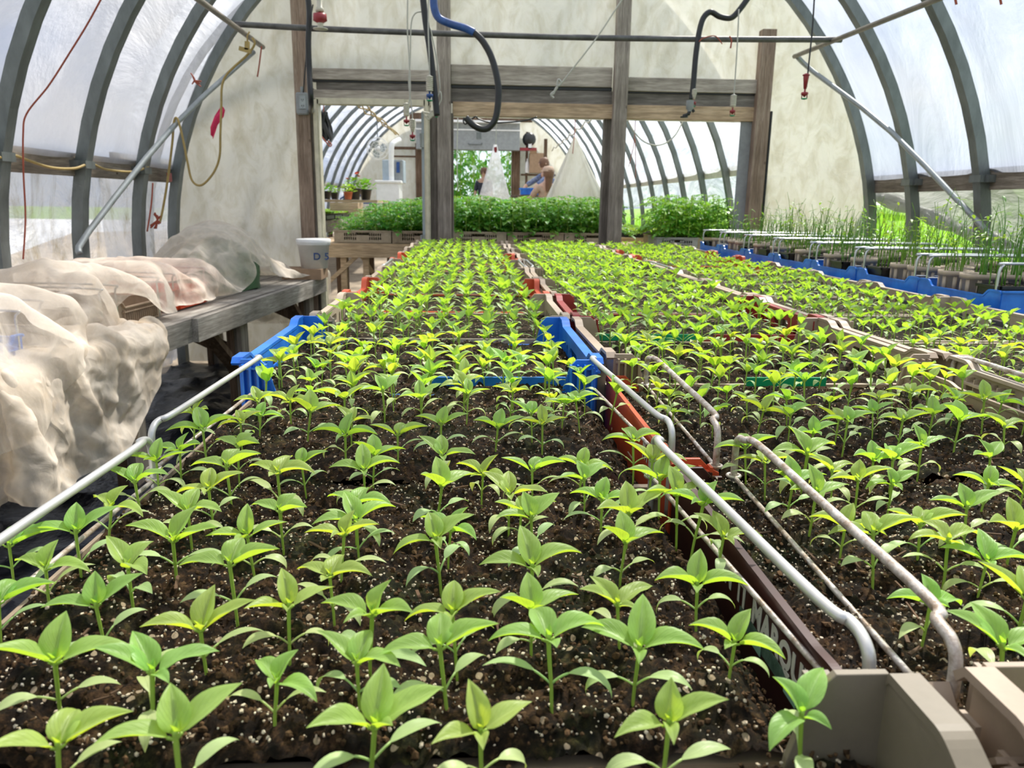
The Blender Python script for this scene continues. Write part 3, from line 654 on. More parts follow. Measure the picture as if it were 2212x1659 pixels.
# ------------------------------------------------------------------ benches and crates of seedlings
ZS = 1.18                                   # height of the potting soil
TH = math.radians(1.05); ct, st_ = math.cos(TH), math.sin(TH)
def RW(x, d, z=0):                          # row coordinates (x across, d along the row) to the world
    return Vector((x*ct-d*st_, x*st_+d*ct, z))
P0 = -.085; PITCHD = .482; NK = 12; HC = .056; HM = .043
ROWX = [(-.375, .235), (.262, .872), (.892, 1.50)]
def side_profile(L, hc, hm, zb, kind):
    a, r = .052, .032
    if kind == 'flat':
        return [(-L/2, zb), (L/2, zb), (L/2, hc), (-L/2, hc)]
    p = [(-L/2, zb), (L/2, zb), (L/2, hc-.008), (L/2-.008, hc)]
    for k in range(9):
        t = k/8; s = t*t*(3-2*t); p.append((L/2-a-r*t, hc+(hm-hc)*s))
    for k in range(9):
        t = 1-k/8; s = t*t*(3-2*t); p.append((-L/2+a+r*t, hc+(hm-hc)*s))
    return p+[(-L/2+.008, hc), (-L/2, hc-.008)]
crate_mesh = {}
def to3(me, fn):
    V, Fs = mesh_arrays(me); return fn(V), Fs
def make_side(L, hc, hm, zb, kind, ribs, slots, rail):
    """a crate's long side: plate with hand holes, rolled rim, outer ribs; x points outwards"""
    mb = MB(); prof = side_profile(L, hc, hm, zb, kind); holes = []
    def rr(cx, cz, w, h):
        q = []
        for sx, sz, a0 in ((1, 1, 0), (-1, 1, 90), (-1, -1, 180), (1, -1, 270)):
            r = min(w, h)*.45
            for k in range(4):
                a = math.radians(a0+30*k); q.append((cx+sx*(w/2-r)+r*math.cos(a), cz+sz*(h/2-r)+r*math.sin(a)))
        return q
    zc = hm-.036
    if slots:
        for cx in (-.17, -.135, -.1, .1, .135, .17): holes.append(rr(cx, zc-.006, .022, .034))
        holes.append(rr(0, zc+.004, .10, .022))
    me = shape2d('p', prof, holes, .004)
    V, Fs = mesh_arrays(me); bpy.data.meshes.remove(me)
    mb.add(np.stack([V[:, 2], V[:, 0], V[:, 1]], -1), Fs)
    top = prof[2:] if kind != 'flat' else [(L/2, hc), (-L/2, hc)]
    rim = [(.006, y, z) for y, z in top]
    rim = [(.006 if ribs else .0, y, z) for _, y, z in rim]; mb.tube(rim, .004, rect=(.006, .018 if ribs else .007, (0, 0, 1)))
    if rail and ribs:                                   # second outer rail below the rim
        mb.box((.012, 0, hm-.022), (.018, L-.12, .004)); mb.box((.012, 0, zb+.012), (.018, L-.12, .004))
    if ribs:
        n = 17
        for k in range(n):
            y = -L/2+.07+(L-.14)*k/(n-1)
            if slots and abs(y) < .06: continue
            mb.box((.010, y, (hm+zb)/2-.004), (.014, .0022, hm-zb-.016))
    return mb
def corner_mb(hc, zb, sy, w=.042, lip=.035):
    """L-shaped corner: end stub with three ribs, tapering wider downwards; x points inwards"""
    mb = MB(); me = shape2d('p', [(0, zb), (w+.022, zb), (w+.012, 0), (w, hc-.012), (w-.012, hc), (0, hc)], [], .004, .0008)
    V, Fs = mesh_arrays(me); bpy.data.meshes.remove(me)
    mb.add(np.stack([V[:, 0], V[:, 2], V[:, 1]], -1), Fs)
    for k in range(4): mb.box((.004+k*.0125, sy*.007, (hc+zb)/2-.004), (.0035, .014, hc-zb-.006))
    mb.box((w/2, sy*.006, hc-.014), (w, .012, .003))
    return mb
def crate(cx, cd, W, L, m, label, kind='curve', wires=None, hc=HC, hm=HM, z=ZS, ribs=True, slots=True, m2=None, rz=0, low=False, group='crates of pepper seedlings', sides=(1, 1), name='plastic_crate', zb=-.10, dz=0, endh=-.004):
    p = RW(cx, cd, z+dz)
    t = thing(name, label, 'crate', p, TH+rz, group)
    key = (L, hc, hm, kind, ribs, slots, zb)
    if key not in crate_mesh:
        crate_mesh[key] = make_side(L, hc, hm, zb, kind, ribs, slots, True)
    if low: hcs, hms = .0, -.012
    for s, on in ((-1, sides[0]), (1, sides[1])):
        if low and not on: continue
        if low or not on:
            mb = MB(); mb.box((0, 0, (zb-.004)/2), (.004, L, abs(zb)-.006)); o = mb.build('side_panel', M[m], t)
            o.location.x = s*W/2; continue
        me = crate_mesh[key].mesh('side_panel', M[m if s < 0 or not m2 else m2])
        o = link('side_panel', me, t); o.location = (s*W/2, 0, 0)
        if s < 0: o.rotation_euler[2] = PI
        for sy in (-1, 1):
            mb = corner_mb(hc, zb, sy)
            V = mb.v
            o = mb.build('corner_post', M[m if s < 0 or not m2 else m2], t); o.location = (s*(W/2-.002), sy*(L/2-.002), 0); o.scale = (-s, 1, 1)
    for sy in (-1, 1):
        mb = MB(); mb.box((0, 0, (zb+endh)/2), (W-.01, .004, endh-zb)); mb.box((0, -sy*.004, endh), (W-.01, .011, .004))
        o = mb.build('end_panel', M[m], t); o.location.y = sy*(L/2-.006)
    mb = MB(); mb.box((0, 0, zb), (W, L, .006)); mb.build('base', M[m], t)
    if wires:
        for s, wm, *wo in wires:
            xo = wo if wo else (.008, .008); mb = MB(); h = .058; l = L/2-.012
            X_ = lambda y: s*(W/2+xo[0]+(xo[1]-xo[0])*(y/(2*l)+.5))
            q = [(0, -l, -.06), (0, -l, 0), (0, -l, h-.018), (0, -l+.008, h-.004), (0, -l+.026, h), (-s*.008, -l+.05, h+.002), (-s*.008, 0, h+.002), (-s*.008, l-.05, h+.002), (0, l-.026, h), (0, l-.008, h-.004), (0, l, h-.018), (0, l, 0), (0, l, -.06)]
            mb.tube(smoothpath([(X_(y)+a, y, z_) for a, y, z_ in q], 5), .0042, 12)
            mb.build('wire_bail', M[wm], t, True)
            mb = MB(); mb.tube([(X_(-l), -l+.004, .004), (X_(l), l-.004, .004)], .0026, 8)
            for yy in (-l, l):
                q = [(X_(yy)+.0075*math.cos(a), yy+.0075*math.sin(a), .005) for a in np.linspace(0, 2*PI, 13)]; mb.tube(q, .0022, 6, cap=False)
            mb.build('lower_wire', M['rusty'], t, True)
    return t
ORD = ['nearest', 'second', 'third', 'fourth', 'fifth', 'sixth', 'seventh', 'eighth', 'ninth', 'tenth', 'eleventh', 'farthest']
RN = ['aisle-side row', 'middle row', 'row beside the onion pots']
COLN = {'taupe': 'taupe', 'taupe2': 'pale taupe', 'shaded_taupe': 'grey-taupe', 'blue': 'bright blue', 'orange': 'orange-red', 'red': 'dark red', 'brown': 'dark brown'}
plan = [
 ['shaded_taupe', 'low', 'low', 'blue', 'taupe2', 'orange', 'taupe', 'taupe2', 'orange', 'taupe', 'taupe2', 'taupe'],
 ['taupe', 'brown', 'orange', 'taupe', 'red', 'taupe', 'taupe', 'shaded_taupe', 'taupe', 'taupe', 'taupe2', 'taupe'],
 ['taupe', 'taupe2', 'taupe2', 'taupe', 'taupe2', 'taupe', 'taupe2', 'taupe', 'orange', 'orange', 'taupe', 'taupe']]
CR = []                                     # (row, k, cx, cd, W, L)
for r in range(3):
    x0, x1 = ROWX[r]
    for k in range(NK):
        cd = P0+PITCHD*(k+.5); W = x1-x0-.012; cx = (x0+x1)/2+random.uniform(-.006, .006)+(.014 if r == 0 and k < 3 else 0); L = PITCHD-.012
        c = plan[r][k]; rz = random.uniform(-.012, .012); kw = {}
        m2 = None; sides = (1, 1); wires = None; extra = ''
        if c == 'low': c = 'taupe'; kw['low'] = True; wires = [(-1, 'whiterod', .012, -.002), (1, 'whiterod', .016, -.016)]; extra = ' with silver wire bails'; rz = 0; W = .60; cx = -.066; kw['endh'] = -.022
        if r == 0 and k == 3: cx -= .022; cd -= .035; L += .05; W += .012; kw['endh'] = -.010
        if k == 0: kw['endh'] = -.03
        if c == 'orange': kw['hm'] = .022
        if r == 1 and k in (1, 2):
            kw.update(hm=.010 if k == 1 else .012, hc=.012 if k == 1 else .018, ribs=False, slots=False); W += .012; cx -= .006; wires = [(-1, 'rusty', -.056, -.068)]; extra = ' with a rusty wire bail'; rz = 0; m2 = 'taupe'
        if r == 1 and k in (1, 2): kw['endh'] = -.03
        if r == 1 and k in (3, ): m2 = 'taupe'
        if r == 1 and k == 4: m2 = 'red'
        if r == 1 and k == 1: m2 = 'taupe'
        if r == 0 and k == 7: wires = [(-1, 'chrome'), (1, 'chrome')]; extra = ' with wire bails'
        if r == 1 and k == 7: wires = [(-1, 'chrome'), (1, 'chrome')]; extra = ' with wire bails'
        if r == 2 and k == 2: wires = [(-1, 'rusty')]
        if r in (0,) and k == 0: sides = (0, 1)
        if r == 0 and k in (1, 2): sides = (1, 0)
        if r == 1 and k == 0: cx += .022; W -= .03
        crate(cx, cd, W, L, c, '%s crate%s, %s from the camera in the %s' % (COLN[c], extra, ORD[k] if k else 'nearest', RN[r]) if k else 'nearest %s crate of the %s, mostly beyond the frame' % (COLN[c], RN[r]), wires=wires, rz=rz, m2=m2, sides=sides, **kw)
        CR.append((r, k, cx, cd, W, L, rz))
# coloured inner rim strips lying between some crates
for (r, d, a, b, m, nm) in ((1, 4, .05, .30, 'green', 'green strip'), (1, 3, .25, .40, 'green', 'small green strip'), (2, 2, .2, .35, 'green', 'green strip'), (1, 4, .34, .60, 'red', 'dark red strip'), (0, 3, .30, .55, 'blue', 'blue strip')):
    x0, x1 = ROWX[r]; y = P0+PITCHD*d
    mb = MB(); mb.box((0, 0, 0), ((b-a), .006, .016)); o = mb.build('rim_strip', M[m]); o.location = RW(x0+(a+b)/2, y, ZS+.006); o.rotation_euler[2] = TH
    tag(o, '%s of plastic across the %s after its %s crate' % (nm, RN[r], ORD[d-1]), 'strip')
# text on the dark brown side: white paint letters, sticker remnants
def text_mesh(s, size, m, name):
    cu = bpy.data.curves.new('t', 'FONT'); cu.body = s; cu.size = size; cu.extrude = .0003; cu.space_character = 1.08; cu.offset = .0012
    o = bpy.data.objects.new('tmp', cu); C.objects.link(o); bpy.context.view_layer.update()
    me = bpy.data.meshes.new_from_object(o.evaluated_get(bpy.context.evaluated_depsgraph_get())); bpy.data.objects.remove(o)
    me.name = name; me.materials.append(m); return me
bc = [o for o in C.objects if o.get('category') == 'crate' and 'dark brown' in o['label']][0]
tx0 = -(ROWX[1][1]-ROWX[1][0])/2-.001
mb = MB(); mb.box((tx0-.001, 0, -.022), (.003, .46, .060)); pnl = mb.build('name_board', M['brown'], bc)
for s_, y_, z_, sz in (('M', .030, -.030, .030), ('TI .MARQUES', -.002, -.030, .030)):
    me = text_mesh(s_, sz, M['letter'], 'lettering'); o = link('lettering', me, pnl); o.location = (tx0-.0032, y_, z_)
    o.rotation_euler = Euler((PI/2, 0, -PI/2)); o.scale = (.92, 1, 1)
mb = MB(); mb.box((tx0-.003, -.08, -.040), (.0006, .13, .014)); mb.build('sticker', M['sticker'], pnl)
for y_, z_, l_ in ((-.06, -.046, .02), (-.13, -.044, .022)):
    mb = MB(); mb.box((tx0-.0034, y_, z_), (.0006, l_, .009)); mb.build('sticker_scrap', M['mint'], pnl)
oc = [o for o in C.objects if o.get('category') == 'crate' and 'orange-red crate with' in o['label']][0]
me = text_mesh('M I I I O', .036, M['letter'], 'lettering'); o = link('lettering', me, oc); o.location = (tx0-.0034, -.085, -.028); o.rotation_euler = Euler((PI/2, 0, -PI/2)); o.scale = (.6, 1, 1)
# open lattice on the outer face of the middle row's nearest crate
nc = [o for o in C.objects if o.get('category') == 'crate' and o['label'].startswith('nearest') and 'middle row' in o['label']][0]
mb = MB(); xl = -(ROWX[1][1]-ROWX[1][0]-.042)/2-.012
for y0 in np.arange(-.19, .2, .075):
    for a_, b_ in (((y0, .03), (y0+.07, -.04)), ((y0, -.04), (y0+.07, .03)), ((y0+.035, .03), (y0+.035, -.04)), ((y0, -.005), (y0+.07, -.005)), ((y0, .03), (y0, -.04))):
        mb.beam((xl, a_[0], a_[1]), (xl, b_[0], b_[1]), .016, .0035)
mb.build('lattice', M['taupe'], nc)

# bench carrying the three rows
bt = thing('wooden_bench', 'long weathered bench carrying the three rows of seedling crates', 'bench', (0, 0, 0))
LB = P0+PITCHD*NK
ztop = ZS-.112
for xa, xb in ((-.40, -.08), (-.06, .26), (.28, .60), (.62, .90), (.92, 1.22), (1.24, 1.56), (1.60, 1.95), (1.97, 2.30)):
    c = RW((xa+xb)/2, (P0-.1+LB)/2); mb = MB(); mb.box((0, 0, 0), (xb-xa, LB-P0+.2, .04)); o = mb.build('plank', M['wyd'], bt, loc=(c.x, c.y, ztop-.022), rz=TH)
for d in np.linspace(.1, LB-.1, 5):
    for x in (-.3, 2.2):
        c = RW(x, d); mb = MB(); mb.box((0, 0, (ztop-.04)/2), (.09, .09, ztop-.044)); mb.build('leg', M['wleg'], bt, loc=(c.x, c.y, 0))
    c = RW(.95, d); mb = MB(); mb.box((0, 0, 0), (2.6, .05, .12)); mb.build('crossbeam', M['wleg'], bt, loc=(c.x, c.y, ztop-.104), rz=TH)

# potting soil in each crate, perlite and bark on top
def crumb(gx, gy): return (vnoise(gx, gy, 62, 3, 4)-.5)*.022+(vnoise(gx, gy, 38, 6, 2, True)-.5)*.007+(vnoise(gx, gy, 210, 8, 2)-.5)*.005
def soil(r, k, cx, cd, W, L, rz):
    near = k < 4 and r < 2 or k < 3
    st = .0026 if k < 2 and r < 2 else .004 if near else .02
    nx, ny = int(W/st), int((L+.004)/st)
    X, Y = np.meshgrid(np.linspace(-W/2+.003, W/2-.003, nx), np.linspace(-L/2+.002, L/2-.002, ny), indexing='ij')
    gx, gy = X+cx, Y+cd
    Z = (vnoise(gx, gy, 9, 2, 3)-.5)*.016
    if near: Z += crumb(gx, gy)
    e = np.minimum(np.minimum(X+W/2, W/2-X), np.minimum(Y+L/2, L/2-Y))
    Z -= .010*np.exp(-e/.010)
    if r == 0 and k in (1, 2): Z -= .040*np.exp(-((W/2-X)/.034)**2)
    mb = MB(); mb.grid(np.stack([X, Y, Z-.004], -1))
    o = mb.build('potting_soil', M['soil' if near else 'soilfar'], None, True); o.location = RW(cx, cd, ZS); o.rotation_euler[2] = TH+rz
    return tag(o, 'dark potting soil with white perlite in the %s crate of the %s' % (ORD[k], RN[r]), 'soil', 'beds of potting soil', 'stuff')
for c in CR: soil(*c)
ico = bmesh.new(); bmesh.ops.create_icosphere(ico, subdivisions=1, radius=1); iv = np.array([tuple(v.co) for v in ico.verts]); ifc = [tuple(v.index for v in f.verts) for f in ico.faces]; ico.free()
mb = MB(); cnt = 0
for (r, k, cx, cd, W, L, rz) in CR:
    nn = {0: 5200, 1: 4600, 2: 2200, 3: 900}.get(k, 0) if r < 2 else {1: 300, 2: 500, 3: 300}.get(k, 0)
    for i in range(nn):
        x = random.uniform(-W/2+.01, W/2-.01); y = random.uniform(-L/2+.008, L/2-.008)
        p = RW(cx+x, cd+y, ZS); 
        gx, gy = np.array([cx+x]), np.array([cd+y])
        z = (vnoise(gx, gy, 9, 2, 3)-.5)*.016+crumb(gx, gy)-.004
        s = random.choice([.0005, .0007, .0009, .0012, .0015]) if random.random() < .96 else random.uniform(.0015, .0022)
        if r == 0 and k in (1, 2) and x > W/2-.05: continue
        a = random.uniform(0, PI); R_ = np.array([[math.cos(a), -math.sin(a), 0], [math.sin(a), math.cos(a), 0], [0, 0, 1]])
        v = iv*(1+rng.uniform(-.35, .35, (len(iv), 1)))*np.array([1, random.uniform(.5, 1), .9])*s
        mb.add(v@R_.T+np.array([p.x, p.y, ZS+float(z[0])+s*.3]), ifc)
tag(mb.build('perlite', M['perl']), 'white perlite grains scattered over the potting soil', 'perlite', kind='stuff')
ph_ = (1+5**.5)/2; cv = np.array([(-1, ph_, 0), (1, ph_, 0), (-1, -ph_, 0), (1, -ph_, 0), (0, -1, ph_), (0, 1, ph_), (0, -1, -ph_), (0, 1, -ph_), (ph_, 0, -1), (ph_, 0, 1), (-ph_, 0, -1), (-ph_, 0, 1)])/1.9
cf = [(0, 11, 5), (0, 5, 1), (0, 1, 7), (0, 7, 10), (0, 10, 11), (1, 5, 9), (5, 11, 4), (11, 10, 2), (10, 7, 6), (7, 1, 8), (3, 9, 4), (3, 4, 2), (3, 2, 6), (3, 6, 8), (3, 8, 9), (4, 9, 5), (2, 4, 11), (6, 2, 10), (8, 6, 7), (9, 8, 1)]
mb = MB()
for (r, k, cx, cd, W, L, rz) in CR:
    nn = {0: 5500, 1: 5500, 2: 2500}.get(k, 0) if r < 2 else 0
    if not nn: continue
    X_, Y_ = rng.uniform(-W/2+.01, W/2-.01, nn), rng.uniform(-L/2+.004, L/2-.004, nn)
    Zc = (vnoise(cx+X_, cd+Y_, 9, 2, 3)-.5)*.016+crumb(cx+X_, cd+Y_)-.004
    if r == 0 and k in (1, 2): Zc -= .040*np.exp(-((W/2-X_)/.034)**2)
    S_ = rng.choice([.0013, .0018, .0024, .0032], nn, p=[.4, .33, .2, .07])
    J = rng.uniform(.5, 1.35, (nn, 12, 1))*rng.uniform(.6, 1.3, (nn, 1, 3))
    for i in range(nn):
        p = RW(cx+X_[i], cd+Y_[i]); mb.add(cv*J[i]*S_[i]+np.array([p.x, p.y, ZS+Zc[i]]), cf)
tag(mb.build('soil_crumbs', M['crumb']), 'loose dark brown crumbs of soil on the nearest crates', 'soil crumbs', kind='stuff')
mb = MB()
for i in range(420):
    r, k, cx, cd, W, L, rz = random.choice([c for c in CR if c[1] < 4 and c[0] < 2])
    x = random.uniform(-W/2+.02, W/2-.02); y = random.uniform(-L/2+.02, L/2-.02); p = RW(cx+x, cd+y, ZS+random.uniform(.002, .007))
    l = random.uniform(.004, .022); a = random.uniform(0, PI)
    mb.box(p, (l, random.uniform(.001, .003), .0012), rz=a, ry=random.uniform(-.3, .3))
tag(mb.build('bark_chips', M['bark']), 'thin bark chips and twigs lying on the potting soil', 'bark', kind='stuff')

# ------------------------------------------------------------------ pepper seedlings
def leaf_pts(base, yaw, p0, length, width, fold=.35, curl=1.0, pet=0, n=9, m=5, wav=.0, twist=0, shape=.62, seed=0):
    """a blade on an arching midrib; returns grid points, uvs and the petiole path"""
    s = [0]; pts_ = [np.array(base, float)]; pitch = p0; hd = np.array([math.cos(yaw), math.sin(yaw), 0.]); out = []; pp = [tuple(pts_[0])]
    p = pts_[0].copy()
    for i in range(4 if pet else 0):
        p = p+(hd*math.cos(pitch)+np.array([0, 0, math.sin(pitch)]))*pet/4; pp.append(tuple(p)); pitch -= .12*curl
    side = np.array([-math.sin(yaw), math.cos(yaw), 0.]); G = []; UV = []
    rr = random.Random(seed); f1, f2 = rr.uniform(0, 6), rr.uniform(0, 6)
    for i in range(n+1):
        t = i/n; up_ = -hd*math.sin(pitch)+np.array([0, 0, math.cos(pitch)])
        w = width/2*((t**shape)*((1-t)**1.12))/((.35**shape)*(.65**1.12)) if 0 < t < 1 else (.0007 if t == 0 else .0001)
        tw = twist*t; sd = side*math.cos(tw)+up_*math.sin(tw); u2 = up_*math.cos(tw)-side*math.sin(tw)
        row = []; ru = []
        for j in range(m):
            q = (j/(m-1)-.5)*2
            h = abs(q)**1.15*fold*w*1.1-(q*q)*(q*q)*fold*.45*w+wav*w*math.sin(t*9+f1+(2.5 if q > 0 else 0))*abs(q)
            row.append(p+sd*(q*w*math.cos(min(fold, .9)*.6))+u2*h); ru.append((q*.5+.5, t))
        G.append(row); UV.append(ru)
        if i < n:
            st = length/n; pitch -= curl*(.10+.16*t)*1.0; p = p+(hd*math.cos(pitch)+np.array([0, 0, math.sin(pitch)]))*st
    return np.array(G), np.array(UV), pp
def seedling_parts(seed, hi=True, tall=0):
    R = random.Random(seed); H = R.uniform(.036, .048)*(1+.18*tall); n, m = (10, 7) if hi else (4, 3)
    lx, ly = R.uniform(-.004, .004), R.uniform(-.003, .003)
    st = MB(); top = (lx, ly, H)
    st.tube(smoothpath([(0, 0, -.008), (lx*.2, ly*.2, H*.3), (lx*.7, ly*.7, H*.7), top, (lx*1.1, ly*1.1, H+.006)], 3 if hi else 1), [.0013]*(13 if hi else 5) if not hi else list(np.linspace(.0011, .0016, 11))+[.0019, .0010], 8 if hi else 4)
    fo = MB(); co_ = MB()
    ya = R.uniform(-.45, .45)
    big = R.uniform(.85, 1.15)
    spec = [(ya, R.uniform(.45, .85), .038*big, .0205*big), (ya+PI+R.uniform(-.5, .5), R.uniform(.45, .9), .036*big, .0195*big),
            (ya+PI/2+R.uniform(-.5, .5), R.uniform(.7, 1.25), R.uniform(.026, .036)*big, .020*big)]
    if R.random() < .75: spec.append((ya-PI/2+R.uniform(-.5, .5), R.uniform(.5, 1.0), R.uniform(.012, .024), .011))
    for q, (yw, p0, l, w_) in enumerate(spec):
        p0 += .3*tall+.06; l *= 1-.1*tall
        G, UV, pp = leaf_pts(top, yw, p0, l, w_, fold=R.uniform(.6, 1.15), curl=R.uniform(.15, .6), pet=.005 if q < 2 else .003, n=n, m=m, wav=R.uniform(.02, .14), twist=R.uniform(-.25, .25), seed=seed*7+q)
        fo.grid(G, UV)
        if hi: st.tube(pp, .0010, 6)
    for k in range(2 if hi else 0):
        G, UV, pp = leaf_pts((top[0], top[1], H+.003), ya+1+k*2.6, 1.25, .009, .005, fold=1.0, curl=.3, n=4, m=3, seed=seed+k); fo.grid(G, UV)
    hz = R.uniform(.012, .019); yc = ya+PI/2*(1 if R.random() < .35 else 0)+R.uniform(-.35, .35)
    for k in range(2):
        if k and R.random() < .08: continue
        G, UV, pp = leaf_pts((lx*.3, ly*.3, hz), yc+k*PI+R.uniform(-.25, .25), R.uniform(.6, 1.05), R.uniform(.026, .036), .0108, fold=.35, curl=R.uniform(.5, 1.1), pet=.014, n=n, m=3 if not hi else 5, wav=.04, twist=R.uniform(-.3, .3), shape=.8, seed=seed+50+k)
        co_.grid(G, UV)
        co_.tube(pp, .0008, 5 if hi else 3)
    return st, fo, co_
protos = []
for i in range(14):
    a, b, c_ = seedling_parts(100+i)
    protos.append((a.mesh('stem', M['stem'], True), b.mesh('foliage', M['leaf'], True), c_.mesh('seed_leaves', M['cot'], True)))
protall = []
for i in range(10):
    a, b, c_ = seedling_parts(200+i, True, 1)
    protall.append((a.mesh('stem', M['stem'], True), b.mesh('foliage', M['leaf'], True), c_.mesh('seed_leaves', M['cot'], True)))
measured1 = [(132,1555),(230,1416),(331,1589),(447,1466),(593,1582),(626,1441),(723,1354),(778,1549),(513,1347),(289,1325),(108,1318),(799,1466),(966,1545),(987,1459),(1192,1538),(1147,1423),(1367,1517),(1338,1408),(800,1700),(1040,1720),(1430,1715),(130,1740),(395,1760),(382,1260),(415,1190),(463,1152),(502,1108),(393,1051),(447,1003),(517,1045),(523,978),(552,1260),(613,1196),(662,1076),(608,1120),(748,1007),(664,959),(629,921),(759,962),(806,1057),(789,1089),(776,1215),(770,1184),(737,1260),(860,1000),(944,1139),(952,985),(953,1057),(968,1219),(953,1280),(561,950),(1070,981),(1099,1155),(1121,1177),(1151,1209),(1149,950),(1171,988),(1251,1076),(1262,1111),(1298,1158),(1352,1196),(1338,1269),(1368,1035),(1402,1070),(1423,1108),(1461,1174),(1494,1196),(1550,1241),(1503,1358),(1252,931),(1213,931),(1319,908),(1573,1482),(1725,1690),(176,1251),(235,1177),(305,1120),(345,1080),(1149,1330),(30,1260),(2,1400),(420,960),(1150,1085),(1040,1090)]
measured2 = [(1611,1048),(1652,1078),(1700,1122),(1746,1167),(1813,1215),(1885,1269),(1731,1060),(1741,1010),(1795,1087),(1845,1125),(1914,1125),(1878,1054),(1981,1039),(1981,1218),(2036,1278),(2080,1188),(2116,1119),(2132,1060),(2173,1227),(1703,949),(1819,985),(1936,979),(2059,982),(2167,985),(1803,961),(1884,946),(2005,949),(1921,1065),(1990,1402),(2110,1300),(2160,1530),(2190,1400),(2200,1110)]
place = []                                   # (x, y, scale, yaw, row, crate)
def row_of(p):
    x = p.x*ct+p.y*st_; d = -p.x*st_+p.y*ct; return x, d
for L_, r in ((measured1, 0), (measured2, 1)):
    for (a, b) in L_:
        p = PZ(a, b, ZS-.003); x, d = row_of(p); place.append((p.x, p.y, random.uniform(.82, 1.04), random.uniform(-.45, .45), r, int((d-P0)//PITCHD)))
near_n = len(place)
for (r, k, cx, cd, W, L, rz) in CR:
    nx, ny = (9, 7) if k < 4 else (9, 7)
    for i in range(nx):
        for j in range(ny):
            mg = .045 if k < 3 else .062
            x = -W/2+mg+(W-2*mg)*i/(nx-1)+random.uniform(-.010, .010); y = -L/2+.035+(L-.07)*j/(ny-1)+random.uniform(-.010, .010)
            p = RW(cx+x, cd+y); q = proj((p.x, p.y, ZS))
            if q[2] < .30: continue
            if any((p.x-a[0])**2+(p.y-a[1])**2 < .042**2 for a in place[:near_n]): continue
            if r == 0 and q[1] > 925: continue
            if r == 1 and q[1] > 940 and q[0] < 2230: continue
            if random.random() < .04: continue
            place.append((p.x, p.y, random.uniform(.78, 1.12)*(.95 if r < 2 else .85), random.uniform(-.9, .9)+(PI if random.random() < .5 else 0), r, k))
vis = []
for a in place:
    q = proj((a[0], a[1], ZS+.04))
    seen = -60 < q[0] < 2272 and q[1] < 1760 and q[2] > .2
    vis.append((-(1/q[2]) if seen else 9, a))
vis.sort(key=lambda t: t[0]); idx = 0
NEAR = vis[:300]; FAR = vis[300:]
# names by place: count along each crate
cells = {}
for _, a in NEAR: cells.setdefault((a[4], a[5]), []).append(a)
ordn = lambda i: (['first', 'second', 'third', 'fourth', 'fifth', 'sixth', 'seventh', 'eighth', 'ninth', 'tenth', 'eleventh', 'twelfth', 'thirteenth', 'fourteenth']+['%dth' % q for q in range(15, 60)])[i]
def lay(a):
    x, d = a[0]*ct+a[1]*st_, -a[0]*st_+a[1]*ct; return x, d
mnum = 0
for (r, k), lst in sorted(cells.items()):
    lst = sorted(lst, key=lambda a: lay(a)[1]); rows = []; cur = []
    for a in lst:                              # split into lines across the crate
        if cur and lay(a)[1]-lay(cur[0])[1] > .05: rows.append(cur); cur = []
        cur.append(a)
    if cur: rows.append(cur)
    for ri, rw in enumerate(rows):
        rw.sort(key=lambda a: a[0])
        for ci, a in enumerate(rw):
            s, f, c_ = protos[mnum % 14] if lay(a)[1] < 1.15 or (mnum % 4 == 0 and k < 4) else protall[mnum % 10]; mnum += 1
            t = thing('pepper_seedling', 'pepper seedling %s from left, line %s, %s crate of the %s' % (ordn(ci), ordn(ri), ORD[max(k, 0)], RN[r]), 'seedling', (a[0], a[1], ZS-.003), a[3], 'pepper seedlings in the %s crate of the %s' % (ORD[max(k, 0)], RN[r]), a[2])
            t.rotation_euler[0] = random.uniform(-.08, .08); t.rotation_euler[1] = random.uniform(-.08, .08)
            for nm, me in (('stem', s), ('foliage', f), ('seed_leaves', c_)):
                link(nm, me, t)
lo = []
for i in range(16):
    a, b, c_ = seedling_parts(300+i, False, 1); lo.append([(np.concatenate(q.v), q.f, np.concatenate(q.uv)) for q in (a, b, c_)])
mb = MB()
for sc_, a in FAR:
    q = proj((a[0], a[1], ZS+.04))
    if q[2] < .3 or q[0] < -400 or q[0] > 2700: continue
    P = lo[random.randrange(16)]; s = a[2]*random.uniform(.95, 1.1); yw = a[3]; c1, s1 = math.cos(yw)*s, math.sin(yw)*s
    R_ = np.array([[c1, -s1, 0], [s1, c1, 0], [0, 0, s]])
    for mi, (V, Fs, UV) in enumerate(P):
        mb.add(V@R_.T+np.array([a[0], a[1], ZS-.003]), Fs, UV, mi=mi)
tag(mb.build('pepper_seedlings', [M['stem'], M['leaf'], M['cot']], None, True), 'dense pepper seedlings filling the farther crates of all three rows', 'seedlings', kind='stuff')
print('seedlings', len(place), len(FAR))

# ------------------------------------------------------------------ left bench under row cover
BA = math.radians(-4.3); BO = Vector((-1.69, 4.5, 0)); BZ = .835
def BW(u, v, z=0):                           # u along the bench, v across (0 = front edge, negative = back)
    c, s = math.cos(BA), math.sin(BA)
    return Vector((BO.x+v*c-u*s, BO.y+v*s+u*c, z))
lb = thing('slatted_bench', 'grey weathered wooden bench along the left wall, under gauze row cover', 'bench', BO, BA)
U0, U1 = -3.0, 2.62
for v in (-.10, -.29, -.48, -.67, -.86):
    mb = MB(); mb.box((0, 0, 0), (.17, U1-U0, .035)); mb.build('slat_board', M['wyl'], lb, loc=(v, (U0+U1)/2, BZ-.018))
for u0, u1, dv in ((U0, -.02, 0.0), (-.06, U1, .035)):
    mb = MB(); mb.box((0, 0, 0), (.04, u1-u0, .135)); mb.build('front_rail', M['wyl'], lb, loc=(dv, (u0+u1)/2, BZ-.068))
